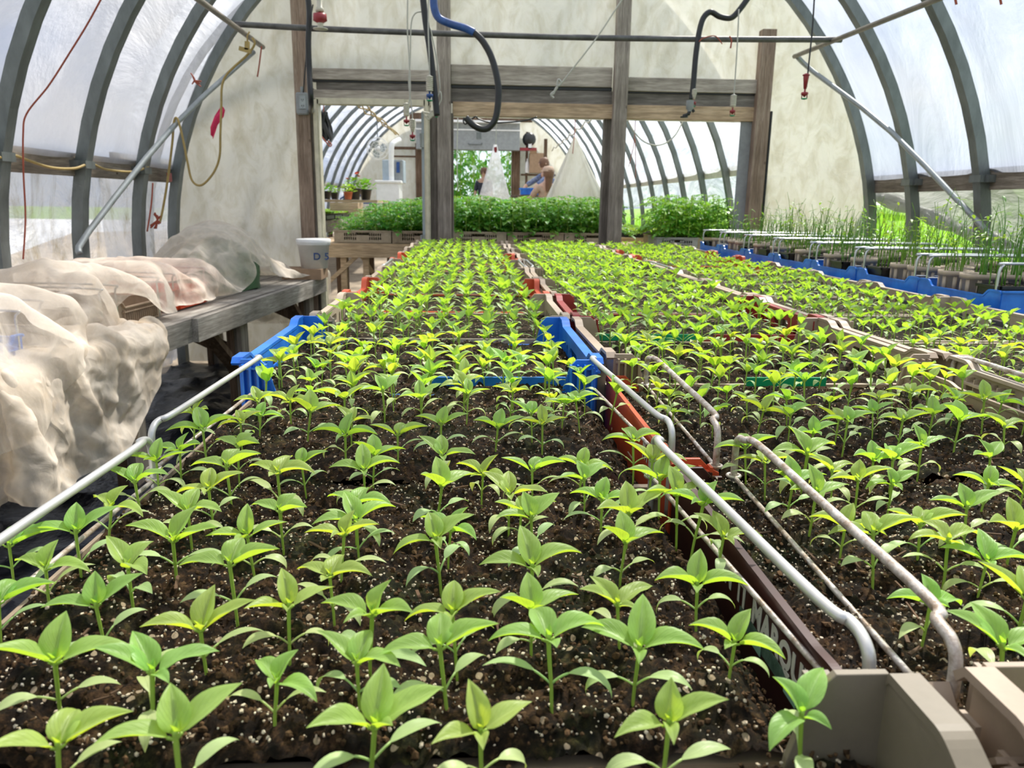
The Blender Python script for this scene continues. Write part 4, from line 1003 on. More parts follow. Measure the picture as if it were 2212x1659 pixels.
for u in (-.62, .86, 2.45, -2.3):
    for v in (-.045, -.9):
        mb = MB(); mb.box((0, 0, 0), (.05, .13, BZ-.04)); mb.build('leg', M['wz'], lb, loc=(v-.02, u, (BZ-.04)/2))
        mb = MB(); mb.box((0, 0, 0), (.045, .06, BZ-.05)); mb.build('leg', M['wleg'], lb, loc=(v-.065, u-.06, (BZ-.04)/2))
    mb = MB(); mb.beam((-.07, u-.05, .32), (-.07, u-.62, BZ-.08), .09, .04); mb.build('brace', M['wleg'], lb)
    mb = MB(); mb.beam((-.1, u, .45), (-.85, u, .78), .04, .09); mb.build('brace', M['wleg'], lb)
    mb = MB(); mb.box((-.47, u, BZ-.09), (.86, .04, .09)); mb.build('crossbeam', M['wleg'], lb)
# what stands under the cover
def bcrate(u, v, W, L, m, label, wires=None, hc=.13):
    p = BW(u, v, BZ+.005); t = thing('plastic_crate', label, 'crate', p, BA, 'crates under the row cover')
    for s in (-1, 1):
        me = make_side(L, hc, hc-.03, .0, 'curve', True, False, True).mesh('side_panel', M[m]); o = link('side_panel', me, t); o.location.x = s*W/2
        if s < 0: o.rotation_euler[2] = PI
        mb = MB(); mb.box((0, s*L/2, hc*.45), (W, .005, hc*.9)); mb.box((0, s*L/2, hc*.9), (W, .014, .005)); mb.build('end_panel', M[m], t)
        mb = MB(); x = W/2; mb.tube(smoothpath([(-x, s*(L/2-.02), 0), (-x, s*(L/2-.02), .19), (-x+.03, s*(L/2-.02), .225), (x-.03, s*(L/2-.02), .225), (x, s*(L/2-.02), .19), (x, s*(L/2-.02), 0)], 5), .005, 8); mb.build('wire_bail', M['chrome'], t, True)
    mb = MB(); mb.box((0, 0, .004), (W, L, .006)); mb.build('base', M[m], t)
bcrate(-2.45, -.40, .62, .46, 'taupe', 'taupe crate under the gauze at the near end of the left bench')
bcrate(-1.72, -.38, .66, .62, 'blue', 'blue crate showing through the gauze at the bench edge')
bcrate(-.88, -.46, .60, .50, 'taupe2', 'pale taupe crate with wire bails under gauze beyond the blue one')
bcrate(-.25, -.48, .60, .48, 'taupe', 'taupe crate under gauze, mid bench, before the orange one')
bcrate(.42, -.50, .60, .48, 'orange', 'orange crate faintly visible under gauze before the mound')
mb = MB(); mb.lathe([(.30, 0), (.31, .12), (.29, .24), (.21, .34), (.0, .39)], (0, 0, 0), 28)
V = mb.v[0]; V += (rng.random(V.shape)-.5)*.03
o = mb.build('green_tub', M['greenlump'], None, True); o.location = BW(1.50, -.47, BZ); tag(o, 'dark green rounded tub hidden under the gauze mound', 'tub')
# the covers: settled folds of the gauze
def wrinkle(u, v, s=1, seed=3):
    wx = vnoise(u, v, 1.7*s, seed, 3); wy = vnoise(u, v, 1.7*s, seed+9, 3)
    a = vnoise(u+.9*wx, v+.9*wy, 3.0*s, seed+2, 2, True)**2.4
    b = vnoise(u-.5*wy, v*1.2+.6*wx, 6.5*s, seed+4, 2, True)**2.5
    return a*.65+b*.3
def sheet(name, V, m, label, dz=0, amp=.05):
    K = V.copy(); K[1:-1] = .5*V[1:-1]+.25*(V[2:]+V[:-2]); V = K.copy(); K[:, 1:-1] = .5*V[:, 1:-1]+.25*(V[:, 2:]+V[:, :-2])
    mb = MB(); n_ = np.cross(np.gradient(K, axis=0), np.gradient(K, axis=1)); n_ /= np.linalg.norm(n_, axis=2, keepdims=True)+1e-9; n_ *= np.sign(n_[..., 2].mean() if name == 'row_cover' else n_[..., 0].mean())
    wk = wrinkle(K[..., 1]+.6*K[..., 2], K[..., 0]*1.0+K[..., 2]*1.2, 1.5, 17)-.05
    K = K+n_*(wk*amp)[..., None]; mb.grid(K+np.array([0, 0, dz])); o = mb.build(name, m, None, True); o.location = (BO.x, BO.y, 0); o.rotation_euler[2] = BA
    sb = o.modifiers.new('s', 'SUBSURF'); sb.levels = 1; sb.render_levels = 1
    return tag(o, label, 'row cover')
sheet('row_cover', COVER_TOP, M['cover'], 'sheer white gauze row cover heaped over crates and the green mound', .012, .04)
sheet('hanging_row_cover', COVER_SKIRT, M['skirt'], 'crumpled cream gauze hanging over the front edge of the left bench', 0, .05)
# white pail at the far end of the bench
t = thing('white_pail', 'white lidded plastic pail with blue writing at the bench far end', 'pail', BW(2.42, -.16, BZ+.12))
pc = PY(678, 540, 6.95); t.location = (pc.x, 6.95, BZ+.09)
mb = MB(); mb.lathe([(0, 0), (.115, 0), (.135, .20), (.145, .20), (.145, .235), (.128, .235)], (0, 0, 0), 28); mb.build('body', M['whitep'], t, True)
mb = MB(); mb.lathe([(.15, .225), (.15, .25), (.14, .255), (.0, .257)], (0, 0, 0), 28); mb.build('lid', M['whitep'], t, True)
o = link('lettering', text_mesh('D 5', .085, M['bluehose'], 'lettering'), t); o.location = (.02, -.134, .08); o.rotation_euler = (PI/2+.1, 0, .25)
mb = MB(); mb.box((0, 0, .045), (.34, .3, .09)); o = mb.build('cardboard_box', plain('cardboard', (.33, .22, .14), .8)); o.location = (pc.x-.08, 6.93, BZ+.0); tag(o, 'flat brown box under the white pail at the bench end', 'box')

# ------------------------------------------------------------------ blue trays of potted sprouts, right
def sprout_mesh(seed):
    R = random.Random(seed); mb = MB()
    for k in range(R.randint(6, 10)):
        bx, by = R.uniform(-.035, .035), R.uniform(-.035, .035); a = R.uniform(0, 2*PI); h = R.uniform(.08, .20)*(1.25 if R.random() < .2 else 1); bend = R.uniform(.0, .5)
        if R.random() < .15: bend = 1.3
        P = []; x, y, z, pt = bx, by, 0, PI/2-R.uniform(0, .15)
        for i in range(8):
            P.append((x, y, z)); x += math.cos(a)*math.cos(pt)*h/7; y += math.sin(a)*math.cos(pt)*h/7; z += math.sin(pt)*h/7; pt -= bend*(i/7)*.6
        mb.tube(P, [.0016*(1-i/9)+.0004 for i in range(8)], 5)
        if R.random() < .5:
            for q in range(R.randint(1, 3)):
                G, UV, pp = leaf_pts(P[R.randint(4, 7)], R.uniform(0, 2*PI), R.uniform(-.3, .9), R.uniform(.02, .04), .011, fold=.5, curl=.8, n=5, m=3, seed=seed*9+k+q); mb.grid(G, UV)
    return mb.mesh('sprouts', M['sprout'], True)
SPR = [sprout_mesh(900+i) for i in range(9)]
def pot_mesh(r, h):
    mb = MB(); mb.lathe([(r*.74, 0), (r*.97, h-.016), (r*1.04, h-.016), (r*1.04, h), (r*.97, h), (r*.95, h-.02)], (0, 0, 0), 18)
    for k in range(9):
        a = 2*PI*k/9; mb.box((r*.90*math.cos(a), r*.90*math.sin(a), h*.5), (.006, .012, h*.62), rz=a)
    return mb.mesh('pot', M['taupe2'], True)
potA = pot_mesh(.052, .095); mb = MB(); mb.lathe([(.0, .08), (.049, .083)], (0, 0, 0), 14); psoil = mb.mesh('soil', M['soilfar'], True)
def sqpot(m):
    mb = MB(); h = .085
    for a, b in ((1, 0), (-1, 0), (0, 1), (0, -1)):
        mb.box((a*.05, b*.05, h/2), (.004 if a else .104, .004 if b else .104, h)); mb.box((a*.053, b*.053, h-.005), (.008 if a else .114, .008 if b else .114, .008))
    return mb.mesh('pot', M[m])
potB = sqpot('blackp')
XT0 = 1.565; WT = .62; d0 = 2.18; PT = .435
cn = 0
def prow(k): return ['nearest', 'second', 'third', 'fourth', 'fifth', 'sixth', 'farthest'][k]
for k in range(7):
    cd = d0+PT*(k+.5); zt_ = ZS+.008
    t = thing('blue_tray', '%s bright blue notched tray of sprouting pots beside the crates' % prow(k), 'tray', RW(XT0+WT/2, cd, zt_), TH+random.uniform(-.01, .01), 'blue trays of sprouting pots')
    L = PT-.008; hc, hm = .080, .060
    for s in (-1, 1):
        mb = make_side(L, hc, hm, .0, 'curve', False, False, False); mb.box((.006, 0, .012), (.012, L-.02, .004))
        o = link('side_panel', mb.mesh('side_panel', M['blue']), t); o.location.x = s*WT/2
        if s < 0: o.rotation_euler[2] = PI
        mb = MB(); mb.box((0, 0, hc/2), (WT, .006, hc)); mb.box((0, s*.004, hc), (WT+.004, .014, .005)); mb.box((0, s*.004, .02), (WT-.1, .01, .006)); o = mb.build('end_panel', M['blue'], t); o.location.y = s*L/2
        mb = MB(); x = WT/2-.006; y = s*(L/2-.035); hb = .160
        mb.tube(smoothpath([(-x, y, .03), (-x, y, hb-.03), (-x+.012, y, hb-.005), (-x+.04, y, hb), (x-.04, y, hb), (x-.012, y, hb-.005), (x, y, hb-.03), (x, y, .03)], 4), .0042, 8); mb.tube([(-x, y, .085), (x, y, .085)], .0026, 6); mb.build('wire_bail', M['chrome'], t, True)
    mb = MB(); mb.box((0, 0, .004), (WT, L, .006)); mb.build('base', M['blue'], t)
    for i in range(5):
        for j in range(3):
            x = XT0+.065+i*.118+random.uniform(-.004, .004); y = cd-.135+j*.128+random.uniform(-.006, .006); bl = (i+j+k) % 5 in (0, 3)
            p = RW(x, y, zt_+.009+(.012 if not bl else 0))
            pt = thing('potted_sprout', 'thin green sprouts in a %s in the %s blue tray' % ('square black pot' if bl else 'slotted taupe pot', prow(k)), 'potted plant', p, TH+random.uniform(-.05, .05), 'sprouting %s pots in the %s blue tray' % ('black' if bl else 'taupe', prow(k)))
            link('pot', potB if bl else potA, pt); link('soil', psoil, pt)
            so = link('sprouts', SPR[(cn*5+k) % 9], pt); so.location.z = .08; so.rotation_euler[2] = random.uniform(0, 6.28); so.scale = (1, 1, random.uniform(.7, 1.25)); cn += 1
# land outside on the right: rising green field with tall grass and a white field cover
def hz(x, y): return .25+.16*(x-3.6)+.05*math.sin(x*1.3+y*.8)
mb = MB(); xs = np.linspace(3.62, 26, 60); ys = np.linspace(-4, 60, 90); X, Y = np.meshgrid(xs, ys, indexing='ij')
mb.grid(np.stack([X, Y, .55+.09*(X-3.62)-.5*np.exp(-(X-3.62)*3)+(vnoise(X, Y, .8, 4)-.5)*.15], -1)); struct(mb.build('ground', M['lawn'], None, True))
mb = MB(); R = random.Random(5)
for k in range(9000):
    x = 3.75+R.random()**1.7*9; y = R.uniform(2.5, 24)
    if x/y < .36 or x/y > .95: continue
    z = .55+.09*(x-3.62)-.5*math.exp(-(x-3.62)*3)-.03; h = R.uniform(.25, .62); a = R.uniform(0, 6.28); w_ = R.uniform(.006, .012); l = R.uniform(.02, .2)
    dx, dy = math.cos(a), math.sin(a); P = []
    for i in range(5):
        t_ = i/4; ww = w_*(1-t_)+.0008; px_, py_ = x+dx*l*t_*t_, y+dy*l*t_*t_
        P.append([(px_-dy*ww, py_+dx*ww, z+h*t_), (px_+dy*ww, py_-dx*ww, z+h*t_)])
    mb.grid(P, [[(0, i/4), (1, i/4)] for i in range(5)])
tag(mb.build('tall_grass', M['grass'], None, True), 'tall bright grass growing outside beyond the raised right curtain', 'grass', kind='stuff')
mb = MB(); ys = np.linspace(18, 34, 40); xs = np.linspace(11, 12.6, 8); X, Y = np.meshgrid(xs, ys, indexing='ij'); mb.grid(np.stack([X, Y, .9+.09*(X-3.6)+.55*np.sin((X-11)/1.6*PI)*1+(vnoise(X, Y, 2, 8)-.5)*.25], -1))
solid('field_cover', mb, M['white'], 'white fabric cover over a bed in the field outside', 'field cover', smooth=True)

# ------------------------------------------------------------------ the second greenhouse, seen through the openings
YE = 20.4; PZ2 = 1.86
H2 = [YW+.90+.92*i for i in range(14)]
for i, y in enumerate(H2):
    tag(hoop(y, XC2, R2, n=32, w=.055, d=.07, m='galv'), 'grey steel hoop of the farther greenhouse, %s beyond the wide opening' % (['first']+CNT[1:])[i], 'hoop', 'steel hoops of the farther greenhouse')
a2 = math.asin((PZ2-ZC)/R2)
cover('ceiling', XC2, R2, YW+.1, YE, a2, PI-a2, M['film2'], 110, 200, seed=6, belly=.06, amp=.03)
def flat_side(x, y0, y1, z0, z1, m, seed, amp=.05):
    ys = np.linspace(y0, y1, 120); zs = np.linspace(z0, z1, 14); Y, Z = np.meshgrid(ys, zs, indexing='ij')
    mb = MB(); mb.grid(np.stack([x+vnoise(Y, Z, 1.6, seed, 3, True)*amp, Y, Z], -1)); struct(mb.build('wall_left' if x < 0 else 'wall_right', m, None, True))
flat_side(XC2-R2-.1, YW+.1, YE, .0, PZ2, M['film2'], 3)
flat_side(XC2+R2+.03, YW+.1, YE, 1.48, PZ2, M['film2'], 5)
for s in (-1, 1):
    mb = MB(); mb.box((0, 0, 0), (.04, YE-YW-.2, .10)); o = mb.build('side_board', M['cream' if s > 0 else 'wy']); o.location = (hoopx(XC2, R2, PZ2, s)+s*.06, (YE+YW)/2, PZ2)
    tag(o, '%s board along the %s side of the farther greenhouse' % ('pale' if s > 0 else 'weathered', 'left' if s < 0 else 'right'), 'board', 'side boards of the farther greenhouse')
# far end wall with a wide opening under a grey shutter box
E = lambda px, py: PY(px, py, YE)
fx0, fx1, fz = E(912, 380).x, E(1104, 380).x, E(1000, 322).z
out = [(XC2-R2, 0), (fx0, 0), (fx0, fz), (fx1, fz), (fx1, 0)]+arc(XC2, R2+.03)[::-1]
out = [p for i, p in enumerate(out) if i == 0 or math.dist(p, out[i-1]) > 1e-4]
me = shape2d('wall_back', out, [], .004); me.materials.append(M['endfilm']); o = link('wall_back', me); o.rotation_euler = (PI/2, 0, 0); o.location = (0, YE+.06, 0); struct(o)
_YW = YW; YW = YE
G3 = 'timbers of the far end wall'
board('timber_post', 898, 310, 911, 430, 'wleg', 'brown post left of the far opening', .12, -.05, G3, 'post', zlo=0)
board('timber_post', 1105, 322, 1123, 430, 'wleg', 'brown post right of the far opening', .12, -.05, G3, 'post', zlo=0)
board('timber_post', 1135, 285, 1140, 430, 'wleg', 'thin brown stud in the far cream wall by the black fan', .08, -.05, G3, 'post', zlo=0)
board('timber_post', 1174, 300, 1181, 430, 'wleg', 'brown stud in the far cream wall above the workers', .08, -.05, G3, 'post', zlo=0)
board('timber_beam', 846, 317, 905, 323, 'wleg', 'upper brown rail in the far wall beside the heater', .06, -.05, G3, 'beam')
board('timber_beam', 850, 336, 900, 340, 'wleg', 'lower brown rail in the far wall beside the heater', .06, -.05, G3, 'beam')
board('timber_beam', 885, 246, 1150, 262, 'wleg', 'brown beam over the far shutter box', .08, -.02, G3, 'beam')
board('timber_beam', 1125, 376, 1200, 380, 'wleg', 'shelf board in the far wall behind the worker in tan', .12, -.10, G3, 'beam')
t = thing('shutter_box', 'long grey-white shutter box over the far opening', 'shutter box', (0, YE-.3, 0))
Ys = YE-.3
x0, x1 = PY(900, 300, Ys).x, PY(1122, 300, Ys).x; z1, z0 = PY(1010, 267, Ys).z, PY(1010, 324, Ys).z
mb = MB(); mb.box(((x0+x1)/2, 0, (z0+z1)/2), (x1-x0, .4, z1-z0)); mb.build('housing', M['greyp'], t)
mb = MB(); mb.box(((x0+x1)/2, -.21, z1-.26*(z1-z0)), (x1-x0, .02, .03)); mb.box(((x0+x1)/2, -.2, z1+.02), (x1-x0, .42, .05)); mb.build('ridge', M['whitep'], t)
mb = MB(); mb.tube(smoothpath([(x0+1.3, -.2, z0+.15), (x0+1.32, -.25, z0+.12), (x0+1.6, -.25, z0+.12), (x0+1.62, -.2, z0+.15)], 3), .012, 6); mb.box((x0+1.55, -.205, z1-.3), (.12, .01, .16)); mb.build('handle', M['galv'], t)
YW = _YW
# third house behind: white film, tomato rows
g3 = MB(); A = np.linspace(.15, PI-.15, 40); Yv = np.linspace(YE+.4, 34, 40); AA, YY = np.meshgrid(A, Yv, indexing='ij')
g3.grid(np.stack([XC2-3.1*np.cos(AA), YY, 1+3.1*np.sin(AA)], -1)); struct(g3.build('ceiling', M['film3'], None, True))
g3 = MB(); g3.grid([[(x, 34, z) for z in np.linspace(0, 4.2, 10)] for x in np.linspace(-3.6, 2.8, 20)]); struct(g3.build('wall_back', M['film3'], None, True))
board_Y = 21.5
for k, x in enumerate((1012, 1050)):
    pass
# ---------- leafy plants
def tomato(seed, H, nleaf, col, low=False):
    R = random.Random(seed); st = MB(); fo = MB()
    top = (R.uniform(-.02, .02), R.uniform(-.02, .02), H); st.tube(smoothpath([(0, 0, 0), (top[0]*.3, top[1]*.3, H*.5), top], 3), [.004]*7, 6)
    for i in range(nleaf):
        h = H*(.18+.8*i/nleaf); a = i*2.4+R.uniform(-.3, .3); L = H*R.uniform(.38, .58)*(1-.35*(i/nleaf)); el = R.uniform(.15, .7)+.4*i/nleaf
        p = np.array([top[0]*h/H, top[1]*h/H, h]); pts_ = [p.copy()]; e = el
        for k in range(6):
            p = p+np.array([math.cos(a)*math.cos(e), math.sin(a)*math.cos(e), math.sin(e)])*L/6; e -= .22; pts_.append(p.copy())
        st.tube([tuple(q) for q in pts_], .0014, 4)
        for k in (2, 3, 4, 5):
            for sd in (-1, 1):
                G, UV, _ = leaf_pts(tuple(pts_[k]), a+sd*R.uniform(.8, 1.3), R.uniform(-.2, .5), L*R.uniform(.34, .48)*(1-.06*k), L*.22, fold=R.uniform(.2, .5), curl=1.3, n=4, m=3, wav=.15, seed=seed*31+i*7+k); fo.grid(G, UV)
        G, UV, _ = leaf_pts(tuple(pts_[6]), a, .1, L*.5, L*.27, fold=.3, curl=1.3, n=4, m=3, wav=.15, seed=seed+i); fo.grid(G, UV)
    return st.mesh('stem', M['stem'], True), fo.mesh('foliage', col, True)
TOMD = [tomato(500+i, .36, 11, M['tom']) for i in range(5)]
TOML = [tomato(540+i, .36, 11, M['tom2']) for i in range(4)]
def plant(name, label, cat, p, protos_, s, group=None, sz=1, yaw=None):
    st, fo = random.choice(protos_); t = thing(name, label, cat, p, random.uniform(0, 6.28) if yaw is None else yaw, group, s)
    t.scale = (s, s, s*sz); link('stem', st, t); link('foliage', fo, t); return t
def boxcrate(p, W, L, H, m, label, group, holes=True, rz=0):
    """vented crate seen from its long side; W along x"""
    t = thing('plastic_crate', label, 'crate', p, rz, group)
    hl = []
    if holes:
        for s in (-1, 1):
            for k in range(6):
                for q in (0, 1): hl.append([(s*W*.22+(k-2.5)*.022+dx, H*(.25+.30*q)+dz_) for dx, dz_ in ((-.007, 0), (.007, 0), (.007, H*.22), (-.007, H*.22))])
        hl.append([(-.07, H*.62), (.07, H*.62), (.07, H*.82), (-.07, H*.82)])
    for s in (-1, 1):
        me = shape2d('front_panel', [(-W/2, 0), (W/2, 0), (W/2, H), (-W/2, H)], hl, .004); me.materials.append(M[m]); o = link('front_panel', me, t); o.rotation_euler = (PI/2, 0, 0); o.location = (0, s*L/2, 0)
        mb = MB(); mb.box((0, s*(L/2+.006), H-.006), (W+.01, .016, .012)); mb.box((0, s*(L/2+.006), .01), (W-.06, .014, .01)); mb.box((s*W/2, 0, H/2), (.005, L, H)); mb.box((s*(W/2+.004), 0, H-.006), (.014, L, .012)); mb.build('rim', M[m], t)
    mb = MB(); mb.box((0, 0, H*.75), (W-.02, L-.02, .01)); mb.build('soil', M['soilfar'], t)
    return t
ZT2 = 1.085
tb = thing('plank_table', 'brown timber table carrying the crates of tall tomato plants', 'table', (0, 8.6, 0))
for y in (8.22, 8.62, 9.02, 9.42, 9.82, 10.2):
    mb = MB(); mb.box((-.05, y-8.6, ZT2-.02), (3.6, .36, .035)); mb.build('plank', M['wxt'], tb)
mb = MB(); mb.box((-.05, -.56, ZT2-.075), (3.6, .04, .13)); mb.build('apron', M['wxt'], tb)
for x in (-1.78, -1.45, -1.22, -.2, .9, 1.7):
    for y in (-.5, 1.5):
        mb = MB(); mb.box((x, y, (ZT2-.06)/2), (.06, .06, ZT2-.06)); mb.build('leg', M['wxt'] if y < 0 else M['wleg'], tb)
mb = MB(); mb.beam((-1.76, -.53, .55), (-1.30, -.53, ZT2-.12), .07, .04); mb.beam((-1.0, .6, .2), (-1.5, .6, ZT2-.1), .06, .04); mb.build('brace', M['wxt'], tb)
names = ['leftmost', 'second', 'third', 'fourth', 'fifth']
for row, y in enumerate((8.42, 9.0, 9.6)):
    for k in range(5):
        x = -1.26+k*.60
        nm = 'vented crate of tomato plants, %s from left, table line %s' % (['first', 'second', 'third', 'fourth', 'fifth'][k], ['one', 'two', 'three'][row])
        boxcrate((x, y, ZT2), .585, .50, .13, 'taupe2' if (k+row) % 2 == 0 else 'taupe', nm, 'crates of tomato plants on the plank table', holes=row == 0)
        sc_h = 1.0 if k else .95
        for i in range(5):
            for j in range(3 if row == 0 else 2):
                px_ = x-.24+i*.12+random.uniform(-.02, .02); py_ = y-.17+j*.16+random.uniform(-.02, .02)
                lt = 1.0
                if k == 0: lt = .52+.1*i
                elif k == 1: lt = .98
                else: lt = 1.08
                plant('tomato_plant', 'leafy dark green tomato plant in crate %s, table line %s' % (['one', 'two', 'three', 'four', 'five'][k], ['one', 'two', 'three'][row]), 'tomato plant', (px_, py_, ZT2+.08), TOMD if random.random() < .75 else TOML, lt*random.uniform(.92, 1.08), 'tomato plants in crate %d of table line %d' % (k+1, row+1))
# light clump at the right by the metal sheet
CLX = 2.22
for k, (x, y) in enumerate(((1.98, 8.15), (2.42, 8.25), (2.05, 8.75), (2.45, 8.85))):
    boxcrate((x, y, 1.06), .42, .42, .13, ('greyp', 'taupe2', 'taupe', 'taupe')[k], '%s crate of bushy plants, %s of the small table by the metal sheet' % (('grey', 'pale taupe', 'taupe', 'taupe')[k], ('front left', 'front right', 'back left', 'back right')[k]), 'crates by the metal sheet', holes=k < 2)
    for i in range(3):
        for j in range(3): plant('leafy_plant', 'bushy bright green plant in the %s crate by the metal sheet' % ('front left', 'front right', 'back left', 'back right')[k], 'plant', (x-.13+i*.13, y-.13+j*.13, 1.14), TOML, random.uniform(1.1, 1.35), 'bushy plants in the %s crate' % ('front left', 'front right', 'back left', 'back right')[k])
mb = MB(); mb.box((0, 0, 0), (1.1, 1.3, .04)); mb.box((-.45, -.55, -.5), (.06, .06, 1)); mb.box((.45, -.55, -.5), (.06, .06, 1)); mb.box((-.45, .55, -.5), (.06, .06, 1)); mb.box((.45, .55, -.5), (.06, .06, 1))
o = mb.build('small_table', M['wxt']); o.location = (2.2, 8.5, 1.03); tag(o, 'small wooden table under the bushy plants by the metal sheet', 'table')
# side tables with flats of small seedlings
def long_table(x0, x1, y0, y1, z, m, label, rail='wyl'):
    t = thing('long_table', label, 'table', ((x0+x1)/2, (y0+y1)/2, 0)); W, L = x1-x0, y1-y0
    mb = MB(); mb.box((0, 0, z-.02), (W, L, .03)); mb.build('table_top', M['wyd'], t)
    for s in (-1, 1): mb = MB(); mb.box((s*W/2, 0, z-.07), (.04, L, .14)); mb.build('rail', M[rail], t)
    mb = MB(); mb.box((0, -L/2, z-.07), (W, .04, .14)); mb.build('apron', M[rail], t)
    for y in np.linspace(-L/2+.1, L/2-.1, 4):
        for s in (-1, 1): mb = MB(); mb.box((s*(W/2-.06), y, (z-.1)/2), (.08, .08, z-.1)); mb.build('leg', M['wleg'], t)
    return t
def flat_tray(x, y, z, W, L, label, group, green=True, m='blackp', hgt=.05, dens=260, soilc='soilfar'):
    t = thing('seedling_flat', label, 'seedling flat', (x, y, z), 0, group)
    mb = MB(); mb.box((0, 0, .02), (W, L, .03))
    for s in (-1, 1): mb.box((s*W/2, 0, .025), (.012, L, .05)); mb.box((0, s*L/2, .025), (W, .012, .05))
    mb.build('tray', M[m], t); mb = MB(); mb.box((0, 0, .038), (W-.02, L-.02, .01)); mb.build('soil', M[soilc], t)
    if green:
        mb = MB(); R = random.Random(int(x*100+y*37))
        for k in range(dens):
            px_, py_ = R.uniform(-W/2+.02, W/2-.02), R.uniform(-L/2+.02, L/2-.02)
            for q in range(2):
                G, UV, _ = leaf_pts((px_, py_, .045+hgt*.5), R.uniform(0, 6.28), R.uniform(.2, 1.1), hgt*.8, hgt*.35, fold=.3, curl=1, n=2, m=3, seed=k); mb.grid(G, UV)
        tag(mb.build('seedlings', M['mat'], t, True), kind='stuff')
    return t
long_table(-3.15, -1.95, 8.3, 16.0, 1.27, 'wyd', 'long grey-railed table of seedling flats along the far left wall')
k = 0
for y in np.arange(8.6, 14.5, .58):
    for j, x in enumerate((-2.85, -2.27)):
        flat_tray(x, y, 1.275, .52, .52, 'flat of tiny bright seedlings, %s pair from the doorway, %s side' % (['first', 'second', 'third', 'fourth', 'fifth', 'sixth', 'seventh', 'eighth', 'ninth', 'tenth', 'last'][k], ('wall', 'aisle')[j]), 'flats on the far left table', True, 'blackp')
    k += 1
long_table(1.15, 2.35, 9.3, 15.2, 1.13, 'wyd', 'long pale-railed table of flats along the far right side', 'wxt')
k = 0
for y in np.arange(9.6, 15, .56):
    for j, x in enumerate((1.42, 1.98)):
        flat_tray(x, y, 1.135, .52, .50, 'flat %s on the far right table, %s' % (('of bare soil', 'of pale seedlings', 'of short green seedlings')[(k+j) % 3], '%s pair, %s side' % (['first', 'second', 'third', 'fourth', 'fifth', 'sixth', 'seventh', 'eighth', 'ninth', 'last'][k], ('aisle', 'wall')[j])), 'flats on the far right table', (k+j) % 3 != 0, 'blackp', soilc='soilfar')
    k += 1
# bushes of tomato beyond the far opening, grass outside on the right
for i in range(30):
    x = -1.9+(i % 10)*.42+random.uniform(-.1, .1); y = 22.6+(i//10)*1.1
    if abs(x-.2) < .25 and y < 24: continue
    plant('tall_tomato_plant', 'tall bright tomato plant growing beyond the far opening', 'tomato plant', (x, y, .66), TOML if i % 3 else TOMD, random.uniform(3.0, 3.5), 'tall tomato plants beyond the far opening', sz=2.2)
mb = MB(); R = random.Random(8)
for k in range(5200):
    x = R.uniform(2.75, 6.5); y = R.uniform(8.0, 24); z = .55; h = R.uniform(.45, .95); a = R.uniform(0, 6.28); w_ = R.uniform(.008, .016); l = R.uniform(.02, .2); dx, dy = math.cos(a), math.sin(a); P = []
    for i in range(4):
        t_ = i/3; ww = w_*(1-t_)+.0008; P.append([(x+dx*l*t_*t_-dy*ww, y+dy*l*t_*t_+dx*ww, z+h*t_-.1), (x+dx*l*t_*t_+dy*ww, y+dy*l*t_*t_-dx*ww, z+h*t_-.1)])
    mb.grid(P, [[(0, i/3), (1, i/3)] for i in range(4)])
tag(mb.build('tall_grass', M['grass'], None, True), 'tall grass outside the raised side of the farther greenhouse', 'grass', kind='stuff')
# ---------- flower pots on the left table
def flowerpot(px, py, Y, s, label, pm='blackp', col='tom2', flower=None, z=None):
    p = PY(px, py, Y); t = thing('potted_flower', label, 'potted flower', (p.x, Y, PY(745, 431, 10.2).z if z is None else z), 0, None, s)
    mb = MB(); mb.lathe([(.07, 0), (.10, .15), (.108, .15), (.108, .17), (.095, .17), (.09, .14), (0, .14)], (0, 0, 0), 18); mb.build('pot', M[pm], t, True)
    mb = MB(); R = random.Random(int(px))
    for k in range(46):
        a = R.uniform(0, 6.28); r = R.uniform(.0, .15); G, UV, _ = leaf_pts((r*math.cos(a), r*math.sin(a), .15+R.uniform(0, .20)*(1-r*3)), a, R.uniform(.1, 1), R.uniform(.07, .12), .07, fold=.2, curl=1, n=4, m=3, seed=k); mb.grid(G, UV)
    mb.build('foliage', M[col], t, True)
    if flower:
        for k in range(6):
            a = R.uniform(0, 6.28); r = R.uniform(.02, .13); c_ = np.array([r*math.cos(a), r*math.sin(a)-.05, .30+R.uniform(0, .1)]); mb = MB()
            for q in range(7): G, UV, _ = leaf_pts(tuple(c_), q*.9, R.uniform(.2, .9), .045, .035, fold=.2, curl=.6, n=3, m=3, shape=.9, seed=q); mb.grid(G, UV)
            mb.build('flower', M[flower], t, True)
    return t
flowerpot(766, 420, 10.2, 0.83, 'bushy flower pot with orange blooms on the far left table', 'blackp', 'tom2', 'orange')
flowerpot(752, 420, 9.8, 0.54, 'small terracotta pot of round green leaves on the left table', 'clay', 'mat')
flowerpot(790, 420, 10.5, 0.79, 'black pot of pale green foliage right of the orange blooms', 'blackp', 'tom2')
flowerpot(705, 420, 9.9, 0.58, 'low black pot of pale herbs nearest the door frame', 'blackp', 'tom2')
flowerpot(722, 420, 10.3, 0.50, 'second low black pot of pale herbs near door frame', 'blackp', 'tom2')
zs_ = PY(745, 431, 10.2).z
mb = MB(); mb.box((0, 0, -.015), (1.0, 1.2, .03))
for x in (-.45, .45):
    for y in (-.5, .5): mb.box((x, y, -(zs_-1.3)/2-.02), (.05, .05, zs_-1.33))
o = mb.build('plank_shelf', M['wxt']); o.location = (-1.80, 10.25, zs_-.004); tag(o, 'raised tan plank shelf holding the flower pots on the left table', 'shelf')
